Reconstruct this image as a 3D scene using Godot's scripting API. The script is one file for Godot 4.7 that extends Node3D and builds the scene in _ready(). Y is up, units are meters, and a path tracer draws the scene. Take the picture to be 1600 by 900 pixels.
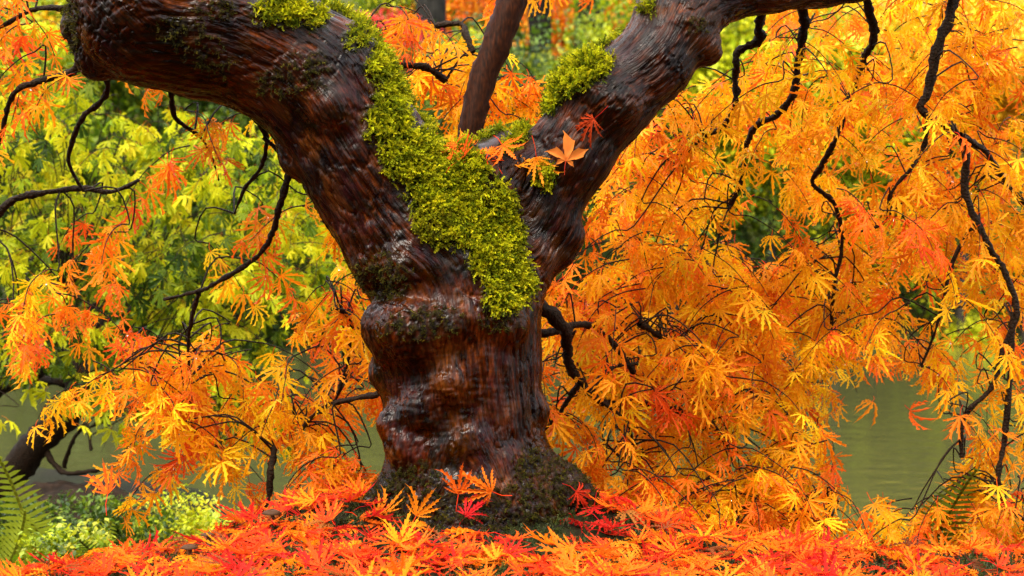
extends Node3D
# A weeping cut-leaf maple on a mossy mound beside a pond, in autumn, under an overcast sky.
# At the trunk (z = 0) one thousandth of a metre is about one pixel of a 1600 pixel wide picture.

const EYE := Vector3(0.0, 0.35, 2.6)
const FOCAL := 2600.0
const WATER := -0.55

var rng := RandomNumberGenerator.new()
var n_low := FastNoiseLite.new()
var n_mid := FastNoiseLite.new()
var n_fine := FastNoiseLite.new()
var taken := {}

# ------------------------------------------------------------------ helpers
func at(x: float, y: float, z: float) -> Vector3:
	var d := EYE.z - z
	return Vector3((x - 800.0) * d / FOCAL, EYE.y - (y - 450.0) * d / FOCAL, z)

func seen_at(p: Vector3) -> Vector2:
	var d := EYE.z - p.z
	return Vector2(800.0 + p.x * FOCAL / d, 450.0 - (p.y - EYE.y) * FOCAL / d)

func numbered(called: String) -> String:
	taken[called] = taken.get(called, -1) + 1
	return called if taken[called] == 0 else "%s_%03d" % [called, taken[called]]

func tag(o: Node3D, label: String, category: String, group := "", kind := "") -> Node3D:
	if label: o.set_meta("label", label)
	if category: o.set_meta("category", category)
	if group: o.set_meta("group", group)
	if kind: o.set_meta("kind", kind)
	return o

func thing(called: String, label: String, category: String, where := Vector3.ZERO, group := "") -> Node3D:
	var o := Node3D.new()
	o.name = numbered(called)
	add_child(o)
	o.position = where
	return tag(o, label, category, group)

func put(called: String, mesh: Mesh, m: Material, parent: Node3D = self, place := Transform3D()) -> MeshInstance3D:
	var o := MeshInstance3D.new()
	o.mesh = mesh
	if m: o.material_override = m
	o.transform = place
	o.name = numbered(called) if parent == self else called
	parent.add_child(o, true)
	return o

func scatter(called: String, mesh: Mesh, m: Material, places: Array, colors: Array, parent: Node3D) -> MultiMeshInstance3D:
	var mm := MultiMesh.new()
	mm.transform_format = MultiMesh.TRANSFORM_3D
	mm.use_colors = true
	mm.mesh = mesh
	mm.instance_count = places.size()
	for i in places.size():
		mm.set_instance_transform(i, places[i])
		mm.set_instance_color(i, colors[i])
	var o := MultiMeshInstance3D.new()
	o.multimesh = mm
	o.material_override = m
	o.name = numbered(called) if parent == self else called
	o.set_meta("kind", "stuff")
	parent.add_child(o, true)
	return o

func lin(r: float, g: float, b: float) -> Color:
	return Color(r, g, b)

func vary(c: Color, amount: float) -> Color:
	var k := 1.0 + rng.randf_range(-amount, amount)
	return Color(c.r * k, c.g * k * (1.0 + rng.randf_range(-amount, amount) * 0.7), c.b * k)

func matte(c: Color, rough := 0.8) -> StandardMaterial3D:
	var m := StandardMaterial3D.new()
	m.albedo_color = c.linear_to_srgb()
	m.roughness = rough
	m.metallic_specular = 0.22
	return m

func leaf_material(rough: float, through: float, spec := 0.4) -> StandardMaterial3D:
	var m := StandardMaterial3D.new()
	m.vertex_color_use_as_albedo = true
	m.roughness = rough
	m.metallic_specular = spec
	m.cull_mode = BaseMaterial3D.CULL_DISABLED
	m.backlight_enabled = true
	m.backlight = Color(through, through, through).linear_to_srgb()
	return m

func noise_texture(freq: float, octaves: int, size: int, lo: Color, hi: Color, sd: int, kind := FastNoiseLite.TYPE_SIMPLEX_SMOOTH) -> NoiseTexture2D:
	var n := FastNoiseLite.new()
	n.noise_type = kind
	n.seed = sd
	n.frequency = freq
	n.fractal_octaves = octaves
	var t := NoiseTexture2D.new()
	t.width = size
	t.height = size
	t.seamless = true
	t.noise = n
	var g := Gradient.new()
	g.set_color(0, lo)
	g.set_color(1, hi)
	t.color_ramp = g
	return t

# a bent, tapering, slightly knotty tube through points, added to a SurfaceTool
func smooth_path(pts: Array, radii: Array, steps: int) -> Array:
	var out_p: Array[Vector3] = []
	var out_r: Array[float] = []
	for i in pts.size() - 1:
		var a: Vector3 = pts[maxi(i - 1, 0)]
		var b: Vector3 = pts[i]
		var c: Vector3 = pts[i + 1]
		var d: Vector3 = pts[mini(i + 2, pts.size() - 1)]
		for s in steps:
			var t := float(s) / steps
			out_p.append(b.cubic_interpolate(c, a, d, t))
			out_r.append(lerpf(radii[i], radii[i + 1], t))
	out_p.append(pts[-1])
	out_r.append(radii[-1])
	return [out_p, out_r]

func tube(st: SurfaceTool, pts: Array, radii: Array, sides: int, base: int, rough := 0.0) -> int:
	var up := Vector3(0.31, 0.2, 0.93)
	for i in pts.size():
		var dir: Vector3 = (pts[mini(i + 1, pts.size() - 1)] - pts[maxi(i - 1, 0)]).normalized()
		var u := dir.cross(up)
		u = u.normalized() if u.length() > 0.05 else dir.cross(Vector3.RIGHT).normalized()
		var v := dir.cross(u)
		for k in sides:
			var a := TAU * k / sides
			var o := u * cos(a) + v * sin(a)
			var r: float = radii[i]
			if rough > 0.0:
				var p: Vector3 = pts[i] + o * r
				r *= 1.0 + rough * (n_mid.get_noise_3dv(p * 900.0) + 0.6 * n_mid.get_noise_3dv(p * 2600.0))
			st.set_normal(o)
			st.add_vertex(pts[i] + o * r)
	for i in pts.size() - 1:
		for k in sides:
			var a0 := base + i * sides + k
			var a1 := base + i * sides + (k + 1) % sides
			st.add_index(a0); st.add_index(a0 + sides); st.add_index(a1)
			st.add_index(a1); st.add_index(a0 + sides); st.add_index(a1 + sides)
	for k in range(1, sides - 1):
		var e := base + (pts.size() - 1) * sides
		st.add_index(e); st.add_index(e + k + 1); st.add_index(e + k)
	return base + pts.size() * sides

func branch_mesh(pts: Array, radii: Array, sides: int, rough: float, steps := 6) -> ArrayMesh:
	var sp := smooth_path(pts, radii, steps)
	var st := SurfaceTool.new()
	st.begin(Mesh.PRIMITIVE_TRIANGLES)
	tube(st, sp[0], sp[1], sides, 0, rough)
	return st.commit()

# ------------------------------------------------------------------ leaves
# A palmate leaf of length 1: the stalk ends at the origin, the middle lobe points along +y, the upper face along +z.
func leaf_mesh(sd: int, lobes: int, wide: float, droop: float, curl: float, segs: int, teeth: float, spread: float, stalk: float, shape := 0.45) -> ArrayMesh:
	var r := RandomNumberGenerator.new()
	r.seed = sd
	var st := SurfaceTool.new()
	st.begin(Mesh.PRIMITIVE_TRIANGLES)
	var mid := (lobes - 1) / 2.0
	for i in lobes:
		var off := (i - mid) / maxf(mid, 1.0)
		var ang := off * spread + r.randf_range(-0.09, 0.09)
		var ln := (1.0 - 0.58 * pow(absf(off), 1.6)) * r.randf_range(0.88, 1.1)
		var bend := r.randf_range(-0.4, 0.4) + off * 0.2
		var dr := droop * r.randf_range(0.6, 1.4)
		var twist := r.randf_range(-0.6, 0.6) * curl
		var rows := []
		for s in segs + 1:
			var t := float(s) / segs
			var a := ang + bend * t * t
			var c := Vector3(sin(a), cos(a), 0) * (ln * t)
			c.z = -dr * t * t * ln + sin(t * 5.0 + i) * 0.02 * curl
			if droop > 0.01:
				var shrink := 1.0 - 0.3 * clampf(dr * t * t, 0.0, 1.0)
				c.x *= shrink
				c.y *= shrink
			var w := wide * ln * pow(t + 0.05, 0.6) * pow(1.0 - t, 0.95) * 2.3
			if t < shape: w *= lerpf(0.55, 1.0, t / shape)
			if t < 0.8: w *= 1.0 + (teeth if s % 2 == 1 else -teeth)
			else: w *= 0.5
			if s == segs: w = 0.0
			var side := Vector3(cos(a), -sin(a), 0)
			var lift := Vector3(0, 0, w * (0.35 + 0.5 * curl))
			var tw := Vector3(0, 0, w * twist * t)
			# teeth point forward
			var fwd := Vector3(sin(a), cos(a), 0) * (ln / segs * (0.9 if s % 2 == 1 and t < 0.8 else 0.0))
			rows.append([c, c - side * w + lift + tw + fwd, c + side * w + lift - tw + fwd])
		for s in segs:
			var p: Array = rows[s]
			var q: Array = rows[s + 1]
			var rib := Color(1.0, 0.86, 0.9)
			var edge := Color(1, 1, 1)
			for tri in [[p[0], p[1], q[1], 0, 1, 1], [p[0], q[1], q[0], 0, 1, 0], [p[0], q[2], p[2], 0, 1, 1], [p[0], q[0], q[2], 0, 0, 1]]:
				for k in 3:
					st.set_color(rib if tri[3 + k] == 0 else edge)
					st.add_vertex(tri[k])
	# stalk
	if stalk > 0.0:
		var wv := 0.012
		var e := Vector3(r.randf_range(-0.1, 0.1), -stalk, r.randf_range(-0.05, 0.12))
		var m2 := e * 0.5 + Vector3(r.randf_range(-0.05, 0.05), 0, 0.05)
		var chain := [Vector3.ZERO, m2, e]
		var red := Color(1.0, 0.3, 0.9)
		for j in 2:
			for k in 3:
				var a0 := TAU * k / 3.0
				var a1 := TAU * (k + 1) / 3.0
				var o0 := Vector3(cos(a0), 0, sin(a0)) * wv
				var o1 := Vector3(cos(a1), 0, sin(a1)) * wv
				for v in [chain[j] + o0, chain[j] + o1, chain[j + 1] + o1, chain[j] + o0, chain[j + 1] + o1, chain[j + 1] + o0]:
					st.set_color(red)
					st.add_vertex(v)
	st.generate_normals()
	return st.commit()

func leaf_place(p: Vector3, tip: Vector3, face: Vector3, size: float) -> Transform3D:
	var y := tip.normalized()
	var x := y.cross(face).normalized()
	var z := x.cross(y)
	return Transform3D(Basis(x, y, z) * size, p)

var AUTUMN := {
	"gold": [lin(0.84, 0.51, 0.006), lin(0.84, 0.45, 0.006), lin(0.82, 0.39, 0.005), lin(0.80, 0.31, 0.005), lin(0.84, 0.58, 0.012), lin(0.74, 0.29, 0.006)],
	"orange": [lin(0.82, 0.33, 0.006), lin(0.80, 0.26, 0.006), lin(0.78, 0.20, 0.006), lin(0.74, 0.15, 0.006), lin(0.84, 0.40, 0.008)],
	"litter": [lin(0.72, 0.19, 0.006), lin(0.70, 0.13, 0.006), lin(0.68, 0.09, 0.006), lin(0.74, 0.25, 0.006)],
	"ember": [lin(0.72, 0.14, 0.008), lin(0.70, 0.09, 0.008), lin(0.62, 0.05, 0.008), lin(0.76, 0.22, 0.01), lin(0.52, 0.02, 0.012), lin(0.60, 0.035, 0.01)],
	"dead": [lin(0.22, 0.07, 0.02), lin(0.30, 0.10, 0.02), lin(0.14, 0.04, 0.015)],
	"flame": [lin(0.76, 0.20, 0.008), lin(0.74, 0.14, 0.008), lin(0.72, 0.10, 0.008), lin(0.78, 0.26, 0.008)],
	"yellow": [lin(0.80, 0.50, 0.015), lin(0.80, 0.44, 0.012), lin(0.76, 0.54, 0.02), lin(0.80, 0.38, 0.01)],
	"green": [lin(0.36, 0.40, 0.005), lin(0.25, 0.32, 0.005), lin(0.15, 0.22, 0.005), lin(0.46, 0.47, 0.007), lin(0.07, 0.12, 0.005)],
	"deep": [lin(0.040, 0.08, 0.005), lin(0.07, 0.12, 0.005), lin(0.024, 0.05, 0.005), lin(0.13, 0.18, 0.006)],
	"lime": [lin(0.56, 0.53, 0.009), lin(0.45, 0.47, 0.007), lin(0.34, 0.39, 0.007)],
	"red": [lin(0.5, 0.03, 0.02), lin(0.56, 0.05, 0.02), lin(0.36, 0.015, 0.015)],
}

func pick(palette: String, amount := 0.12) -> Color:
	var a: Array = AUTUMN[palette]
	return vary(a[rng.randi() % a.size()], amount)

# A drooping twig with opposite leaves. Returns nothing: fills leaves with [place, colour, nearness].
var twig_base := 0
func spray(st: SurfaceTool, leaves: Array, start: Vector3, out_dir: Vector3, length: float, count: int, size: float, palette: String, holes: Array, link = null) -> void:
	var p := start
	var dir := out_dir.normalized()
	var pts: Array[Vector3] = []
	var rad: Array[float] = []
	if link != null:
		var l: Vector3 = link
		var m := (l + start) * 0.5 + Vector3(rng.randf_range(-0.02, 0.02), 0.03, rng.randf_range(-0.02, 0.02))
		pts.append(l); rad.append(0.0017)
		pts.append(m); rad.append(0.0015)
	var steps := 5
	for i in steps + 1:
		pts.append(p)
		rad.append(lerpf(0.0013, 0.0006, float(i) / steps))
		dir = (dir + Vector3(rng.randf_range(-0.22, 0.22), -0.30, rng.randf_range(-0.22, 0.22))).normalized()
		p += dir * length / steps
	var first := pts.size() - steps - 1
	var kept := 0
	for i in count:
		var t := pow(float(i + 1) / count, 0.8) * steps
		var k := mini(int(t), steps - 1)
		var q: Vector3 = pts[first + k].lerp(pts[first + k + 1], t - k)
		var az := rng.randf() * TAU
		var flat := Vector3(cos(az), 0, sin(az))
		var steep := rng.randf_range(0.3, 1.25)
		var tip := flat * cos(steep) - Vector3.UP * sin(steep)
		var up := flat * sin(steep) + Vector3.UP * cos(steep)
		up = (up + Vector3(rng.randf_range(-0.4, 0.4), rng.randf_range(-0.4, 0.4), rng.randf_range(-0.4, 0.4))).normalized()
		if rng.randf() < 0.6:
			# hanging loosely, the blade turned to any side
			up = Vector3(rng.randf_range(-0.9, 0.9), rng.randf_range(-0.1, 0.8), rng.randf_range(0.2, 1.0) * (1.0 if rng.randf() < 0.65 else -1.0)).normalized()
			tip = Vector3.DOWN.rotated(up, rng.randf_range(-1.1, 1.1))
			tip = (tip - up * tip.dot(up)).normalized()
		var s := size * rng.randf_range(0.55, 1.2)
		var o := q + tip * s * 0.4
		var on := seen_at(o + tip * s * 0.5)
		var open := false
		for h in holes:
			var e := Vector2((on.x - h[0]) / h[2], (on.y - h[1]) / h[3])
			if e.length_squared() < 1.0 + 0.5 * n_low.get_noise_2d(on.x * 1.5, on.y * 1.5) and rng.randf() < h[4]:
				open = true
		if open:
			continue
		kept += 1
		leaves.append([leaf_place(o, tip, up, s), pick(palette), s / (EYE.z - o.z), on])
	if kept * 2 >= count:
		var soft := smooth_path(pts, rad, 3)
		twig_base = tube(st, soft[0], soft[1], 4, twig_base)

func grow_leaves(owner: Node3D, leaves: Array, meshes: Array, m: StandardMaterial3D, singles: int, called: String, mass: String) -> void:
	# the ones that show largest are leaves of their own, the rest one mass
	var order := range(leaves.size())
	var inside := func(a): return leaves[a][3].x > 0 and leaves[a][3].x < 1600 and leaves[a][3].y > 0 and leaves[a][3].y < 900
	order.sort_custom(func(a, b): return leaves[a][2] + (10.0 if inside.call(a) else 0.0) > leaves[b][2] + (10.0 if inside.call(b) else 0.0))
	var mats := {}
	for i in mini(singles, order.size()):
		var l: Array = leaves[order[i]]
		var c: Color = l[1]
		var key := "%d %d %d" % [int(c.r * 12), int(c.g * 22), int(c.b * 12)]
		if not mats.has(key):
			var mm: StandardMaterial3D = m.duplicate()
			mm.albedo_color = c.linear_to_srgb()
			mats[key] = mm
		put(called, meshes[i % meshes.size()], mats[key], owner, l[0])
	var pl := []
	var cl := []
	for v in meshes.size():
		pl.append([])
		cl.append([])
	for i in range(mini(singles, order.size()), order.size()):
		pl[i % meshes.size()].append(leaves[order[i]][0])
		cl[i % meshes.size()].append(leaves[order[i]][1])
	for v in meshes.size():
		if pl[v].size():
			scatter(mass, meshes[v], m, pl[v], cl[v], owner)

# ------------------------------------------------------------------ ground
func ridge(x: float) -> float:
	# height of the mound's crest along x
	var pts := [[-3.0, -0.5], [-1.2, -0.2], [-0.8, -0.125], [-0.66, -0.092], [-0.5, -0.072], [-0.42, -0.03], [-0.3, 0.008], [-0.15, 0.025], [0.0, 0.02], [0.15, 0.005], [0.25, -0.03], [0.38, -0.062], [0.6, -0.085], [0.85, -0.08], [1.3, -0.13], [3.0, -0.4]]
	for i in pts.size() - 1:
		if x < pts[i + 1][0]:
			var t := clampf((x - pts[i][0]) / (pts[i + 1][0] - pts[i][0]), 0, 1)
			return lerpf(pts[i][1], pts[i + 1][1], t)
	return pts[-1][1]

func height(x: float, z: float) -> float:
	var y := ridge(clampf(x, -3, 3))
	if z > -0.05:
		y -= 0.02 * (z + 0.05) + 0.05 * maxf(0.0, z - 0.5) + 0.035 * smoothstep(0.06, 0.2, z) * smoothstep(0.45, 0.1, absf(x + 0.03))
		y = lerpf(y, -0.12, clampf((z - 0.8) / 1.5, 0, 1))
	else:
		var b := -0.05 - z
		y -= 0.06 * minf(b, 0.3) / 0.3 + maxf(0.0, b - 0.15) * 0.42
		y = maxf(y, -1.1 + 0.03 * sin(x * 3.0))
	# left bank runs further out into the pond
	var bank := -0.42 + 0.16 * clampf((-x - 0.8) / 1.2, 0.0, 1.5) - 0.02 * z
	if x < -0.5 and z < -0.6:
		var reach := smoothstep(-0.5, -1.1, x) * smoothstep(-4.6, -3.0, z)
		y = maxf(y, lerpf(-1.2, bank, reach))
	if z < -22.0:
		var f := -22.0 - z
		y = maxf(y, -1.1 + minf(f, 3.0) * 0.35 + maxf(0.0, f - 3.0) * 0.48 + 0.5 * n_low.get_noise_2d(x * 8.0, z * 8.0))
		y = minf(y, 26.0)
	var near := clampf(1.5 - Vector2(x, z).length() * 0.4, 0.0, 1.0)
	y += near * (0.012 * n_mid.get_noise_2d(x * 420.0, z * 420.0) + 0.005 * n_mid.get_noise_2d(x * 1500.0, z * 1500.0))
	return y

func spaced(lo: float, hi: float, centre: float, fine: float, growth: float) -> Array:
	var a := [centre]
	var s := fine
	var p := centre
	while p < hi:
		p += s
		if absf(p - centre) > 1.0: s *= growth
		a.append(p)
	s = fine
	p = centre
	while p > lo:
		p -= s
		if absf(p - centre) > 1.0: s *= growth
		a.push_front(p)
	return a

func make_ground() -> void:
	var xs := spaced(-220.0, 220.0, 0.0, 0.016, 1.09)
	var zs := spaced(-260.0, 160.0, 0.2, 0.016, 1.07)
	var st := SurfaceTool.new()
	st.begin(Mesh.PRIMITIVE_TRIANGLES)
	for z in zs:
		for x in xs:
			var k := n_mid.get_noise_2d(x * 300.0, z * 300.0)
			var c := lin(0.016, 0.012, 0.006).lerp(lin(0.022, 0.026, 0.005), clampf(0.5 + k * 1.4, 0, 1))
			if z < -20.0:
				c = lin(0.05, 0.075, 0.012).lerp(lin(0.10, 0.075, 0.02), clampf(0.4 + 1.2 * n_low.get_noise_2d(x * 20.0, z * 20.0), 0, 1))
			st.set_color(c)
			st.add_vertex(Vector3(x, height(x, z), z))
	var w := xs.size()
	for j in zs.size() - 1:
		for i in w - 1:
			var a := j * w + i
			st.add_index(a); st.add_index(a + 1); st.add_index(a + w)
			st.add_index(a + 1); st.add_index(a + w + 1); st.add_index(a + w)
	st.generate_normals()
	var m := StandardMaterial3D.new()
	m.vertex_color_use_as_albedo = true
	m.roughness = 0.9
	m.metallic_specular = 0.2
	m.albedo_texture = noise_texture(0.03, 4, 512, Color(0.55, 0.55, 0.5), Color(1, 1, 1), 5)
	m.uv1_triplanar = true
	m.uv1_scale = Vector3(5, 5, 5)
	m.heightmap_enabled = true
	m.heightmap_texture = m.albedo_texture
	m.heightmap_scale = 0.8
	tag(put("ground", st.commit(), m), "", "", "", "structure")

func make_water() -> void:
	var st := SurfaceTool.new()
	st.begin(Mesh.PRIMITIVE_TRIANGLES)
	for p in [Vector3(-120, WATER, -27), Vector3(120, WATER, -27), Vector3(120, WATER, -0.6), Vector3(-120, WATER, -27), Vector3(120, WATER, -0.6), Vector3(-120, WATER, -0.6)]:
		st.set_normal(Vector3.UP)
		st.add_vertex(p)
	var m := matte(lin(0.048, 0.046, 0.016), 0.08)
	m.metallic_specular = 0.5
	m.normal_enabled = true
	var n := FastNoiseLite.new()
	n.seed = 8
	n.frequency = 0.012
	n.fractal_octaves = 3
	var t := NoiseTexture2D.new()
	t.width = 512
	t.height = 512
	t.seamless = true
	t.as_normal_map = true
	t.bump_strength = 3.0
	t.noise = n
	m.normal_texture = t
	m.normal_scale = 0.3
	m.uv1_triplanar = true
	m.uv1_world_triplanar = true
	m.uv1_scale = Vector3(0.5, 0.5, 0.5)
	tag(put("water", st.commit(), m), "", "", "", "structure")

# ------------------------------------------------------------------ the trunk: smooth union of tapering bones, meshed with surface nets
var bones: Array = []   # [a, b, ra, rb]
const BLEND := 0.02

func bone_chain(rows: Array, along := 0.0) -> void:
	for i in rows.size() - 1:
		var a: Array = rows[i]
		var b: Array = rows[i + 1]
		var pa := at(a[0], a[1], a[2])
		var pb := at(b[0], b[1], b[2])
		bones.append([pa, pb, a[3] * (EYE.z - a[2]) / FOCAL, b[3] * (EYE.z - b[2]) / FOCAL, along])
		along += pa.distance_to(pb)

func field(p: Vector3, some: Array) -> float:
	var d := 1.0
	for b in some:
		var a: Vector3 = b[0]
		var ab: Vector3 = b[1] - a
		var t := clampf((p - a).dot(ab) / maxf(ab.length_squared(), 1e-9), 0.0, 1.0)
		var e: float = p.distance_to(a + ab * t) - lerpf(b[2], b[3], t)
		var h := maxf(BLEND - absf(d - e), 0.0) / BLEND
		d = minf(d, e) - h * h * BLEND * 0.25
	return d

func near_bones(p: Vector3, reach: float) -> Array:
	var some := []
	for b in bones:
		var a: Vector3 = b[0]
		var ab: Vector3 = b[1] - a
		var t := clampf((p - a).dot(ab) / maxf(ab.length_squared(), 1e-9), 0.0, 1.0)
		if p.distance_to(a + ab * t) - maxf(b[2], b[3]) < reach:
			some.append(b)
	return some

func nets(lo: Vector3, hi: Vector3, h: float) -> Array:
	var verts: Array[Vector3] = []
	var cell := {}
	var quads: Array = []
	var n := 8
	var block := h * n
	var values := {}
	var bx := int(ceil((hi.x - lo.x) / block))
	var by := int(ceil((hi.y - lo.y) / block))
	var bz := int(ceil((hi.z - lo.z) / block))
	var blocks := []
	for x in bx:
		for y in by:
			for z in bz:
				var c := lo + Vector3(x + 0.5, y + 0.5, z + 0.5) * block
				var some := near_bones(c, block * 0.87 + BLEND)
				if some.is_empty():
					continue
				if absf(field(c, some)) > block * 0.87 + 0.012:
					continue
				blocks.append([x, y, z])
				for i in n + 1:
					for j in n + 1:
						for k in n + 1:
							var key := ((x * n + i) * 4096 + (y * n + j)) * 4096 + (z * n + k)
							if not values.has(key):
								values[key] = field(lo + Vector3(x * n + i, y * n + j, z * n + k) * h, some)
	var sx := 4096 * 4096
	var sy := 4096
	var corner := [0, 1, sy, sy + 1, sx, sx + 1, sx + sy, sx + sy + 1]
	var coff := [Vector3(0, 0, 0), Vector3(0, 0, 1), Vector3(0, 1, 0), Vector3(0, 1, 1), Vector3(1, 0, 0), Vector3(1, 0, 1), Vector3(1, 1, 0), Vector3(1, 1, 1)]
	var edges := [[0, 1], [2, 3], [4, 5], [6, 7], [0, 2], [1, 3], [4, 6], [5, 7], [0, 4], [1, 5], [2, 6], [3, 7]]
	for b in blocks:
		for i in n:
			for j in n:
				for k in n:
					var X: int = b[0] * n + i
					var Y: int = b[1] * n + j
					var Z: int = b[2] * n + k
					var key := (X * 4096 + Y) * 4096 + Z
					var f := []
					var neg := 0
					for c in corner:
						var v: float = values[key + c]
						f.append(v)
						if v < 0.0: neg += 1
					if neg == 0 or neg == 8:
						continue
					var sum := Vector3.ZERO
					var cnt := 0
					for e in edges:
						var fa: float = f[e[0]]
						var fb: float = f[e[1]]
						if (fa < 0.0) != (fb < 0.0):
							sum += coff[e[0]].lerp(coff[e[1]], fa / (fa - fb))
							cnt += 1
					cell[key] = verts.size()
					verts.append(lo + (Vector3(X, Y, Z) + sum / cnt) * h)
	var tris := PackedInt32Array()
	for key in cell:
		var v0: float = values[key]
		for ax in 3:
			var step: int = [sx, sy, 1][ax]
			var v1: float = values[key + step]
			if (v0 < 0.0) == (v1 < 0.0):
				continue
			var u: int = [sy, 1, sx][ax]
			var w: int = [1, sx, sy][ax]
			if not (cell.has(key - u) and cell.has(key - w) and cell.has(key - u - w)):
				continue
			var a: int = cell[key - u - w]
			var b2: int = cell[key - w]
			var c2: int = cell[key]
			var d: int = cell[key - u]
			if v0 < 0.0:
				tris.append_array([a, c2, b2, a, d, c2])
			else:
				tris.append_array([a, b2, c2, a, c2, d])
	return [verts, tris]

func split_tris(verts: Array, tris: PackedInt32Array, extra: Array) -> PackedInt32Array:
	var mid := {}
	var out := PackedInt32Array()
	for t in range(0, tris.size(), 3):
		var m := [0, 0, 0]
		for k in 3:
			var a := tris[t + k]
			var b := tris[t + (k + 1) % 3]
			var key := mini(a, b) * 4194304 + maxi(a, b)
			if mid.has(key):
				m[k] = mid[key]
			else:
				m[k] = verts.size()
				mid[key] = m[k]
				verts.append((verts[a] + verts[b]) * 0.5)
				for e in extra:
					e.append((e[a] + e[b]) * 0.5)
		out.append_array([tris[t], m[0], m[2], m[0], tris[t + 1], m[1], m[2], m[1], tris[t + 2], m[0], m[1], m[2]])
	return out

func normals_of(verts: Array, tris: PackedInt32Array) -> Array:
	var n: Array[Vector3] = []
	n.resize(verts.size())
	n.fill(Vector3.ZERO)
	for t in range(0, tris.size(), 3):
		var a := tris[t]
		var b := tris[t + 1]
		var c := tris[t + 2]
		var f: Vector3 = (verts[c] - verts[a]).cross(verts[b] - verts[a])
		n[a] += f
		n[b] += f
		n[c] += f
	for i in n.size():
		n[i] = n[i].normalized()
	return n

# places of the moss cushions on the front of the trunk: x, y, half width, half height, turn, thickness
var moss_spots := [
	[598, 95, 26, 42, 0.4, 0.7], [608, 150, 28, 40, 0.1, 0.7], [604, 195, 40, 40, 0.0, 0.9], [640, 245, 50, 48, 0.3, 1.0], [690, 300, 60, 60, 0.6, 1.1], [745, 320, 62, 56, 0.7, 1.3], [694, 356, 54, 34, 0.2, 0.9],
	[775, 380, 44, 62, 0.25, 1.2], [792, 440, 40, 52, 0.1, 1.1], [780, 470, 30, 24, 0.0, 0.8], [725, 262, 50, 36, 0.6, 1.1], [560, 55, 22, 30, 0.7, 0.5],
	[905, 118, 58, 26, -0.5, 1.2], [868, 150, 18, 34, 0.5, 0.9], [852, 272, 20, 26, 0.0, 1.0], [808, 215, 12, 36, 0.7, 0.7], [440, 18, 50, 26, 0.0, 0.8], [490, 25, 26, 22, 0.3, 0.6],
	[1012, 12, 18, 16, 0.0, 0.5],
]
var thin_moss := [[300, 65, 60, 34, 0.5], [335, 100, 36, 20, 0.3], [112, 40, 14, 60, 0.0], [480, 115, 40, 40, 0.6], [430, 135, 36, 26, 0.2], [660, 505, 70, 30, -0.1], [870, 760, 90, 48, 0.5], [930, 800, 60, 40, 0.5], [630, 770, 70, 46, -0.5], [760, 790, 100, 46, 0.0], [690, 800, 90, 40, 0.0], [820, 800, 90, 40, 0.0], [780, 500, 40, 22, 0.0], [600, 430, 50, 40, 0.4], [1085, 40, 24, 16, 0.0], [330, 15, 40, 20, 0.0]]

func cover(spots: Array, on: Vector2) -> float:
	var most := 0.0
	for s in spots:
		var d := Vector2(on.x - s[0], on.y - s[1])
		if absf(d.x) > 130.0 or absf(d.y) > 130.0:
			continue
		d = d.rotated(-s[4])
		var e := 1.0 - Vector2(d.x / s[2], d.y / s[3]).length()
		most = maxf(most, clampf(e * 1.7 + 0.32, 0.0, 1.0) * (s[5] if s.size() > 5 else 1.0))
	return most

var tuft_points: Array = []   # [position, normal, amount]
var thin_points: Array = []

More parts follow.
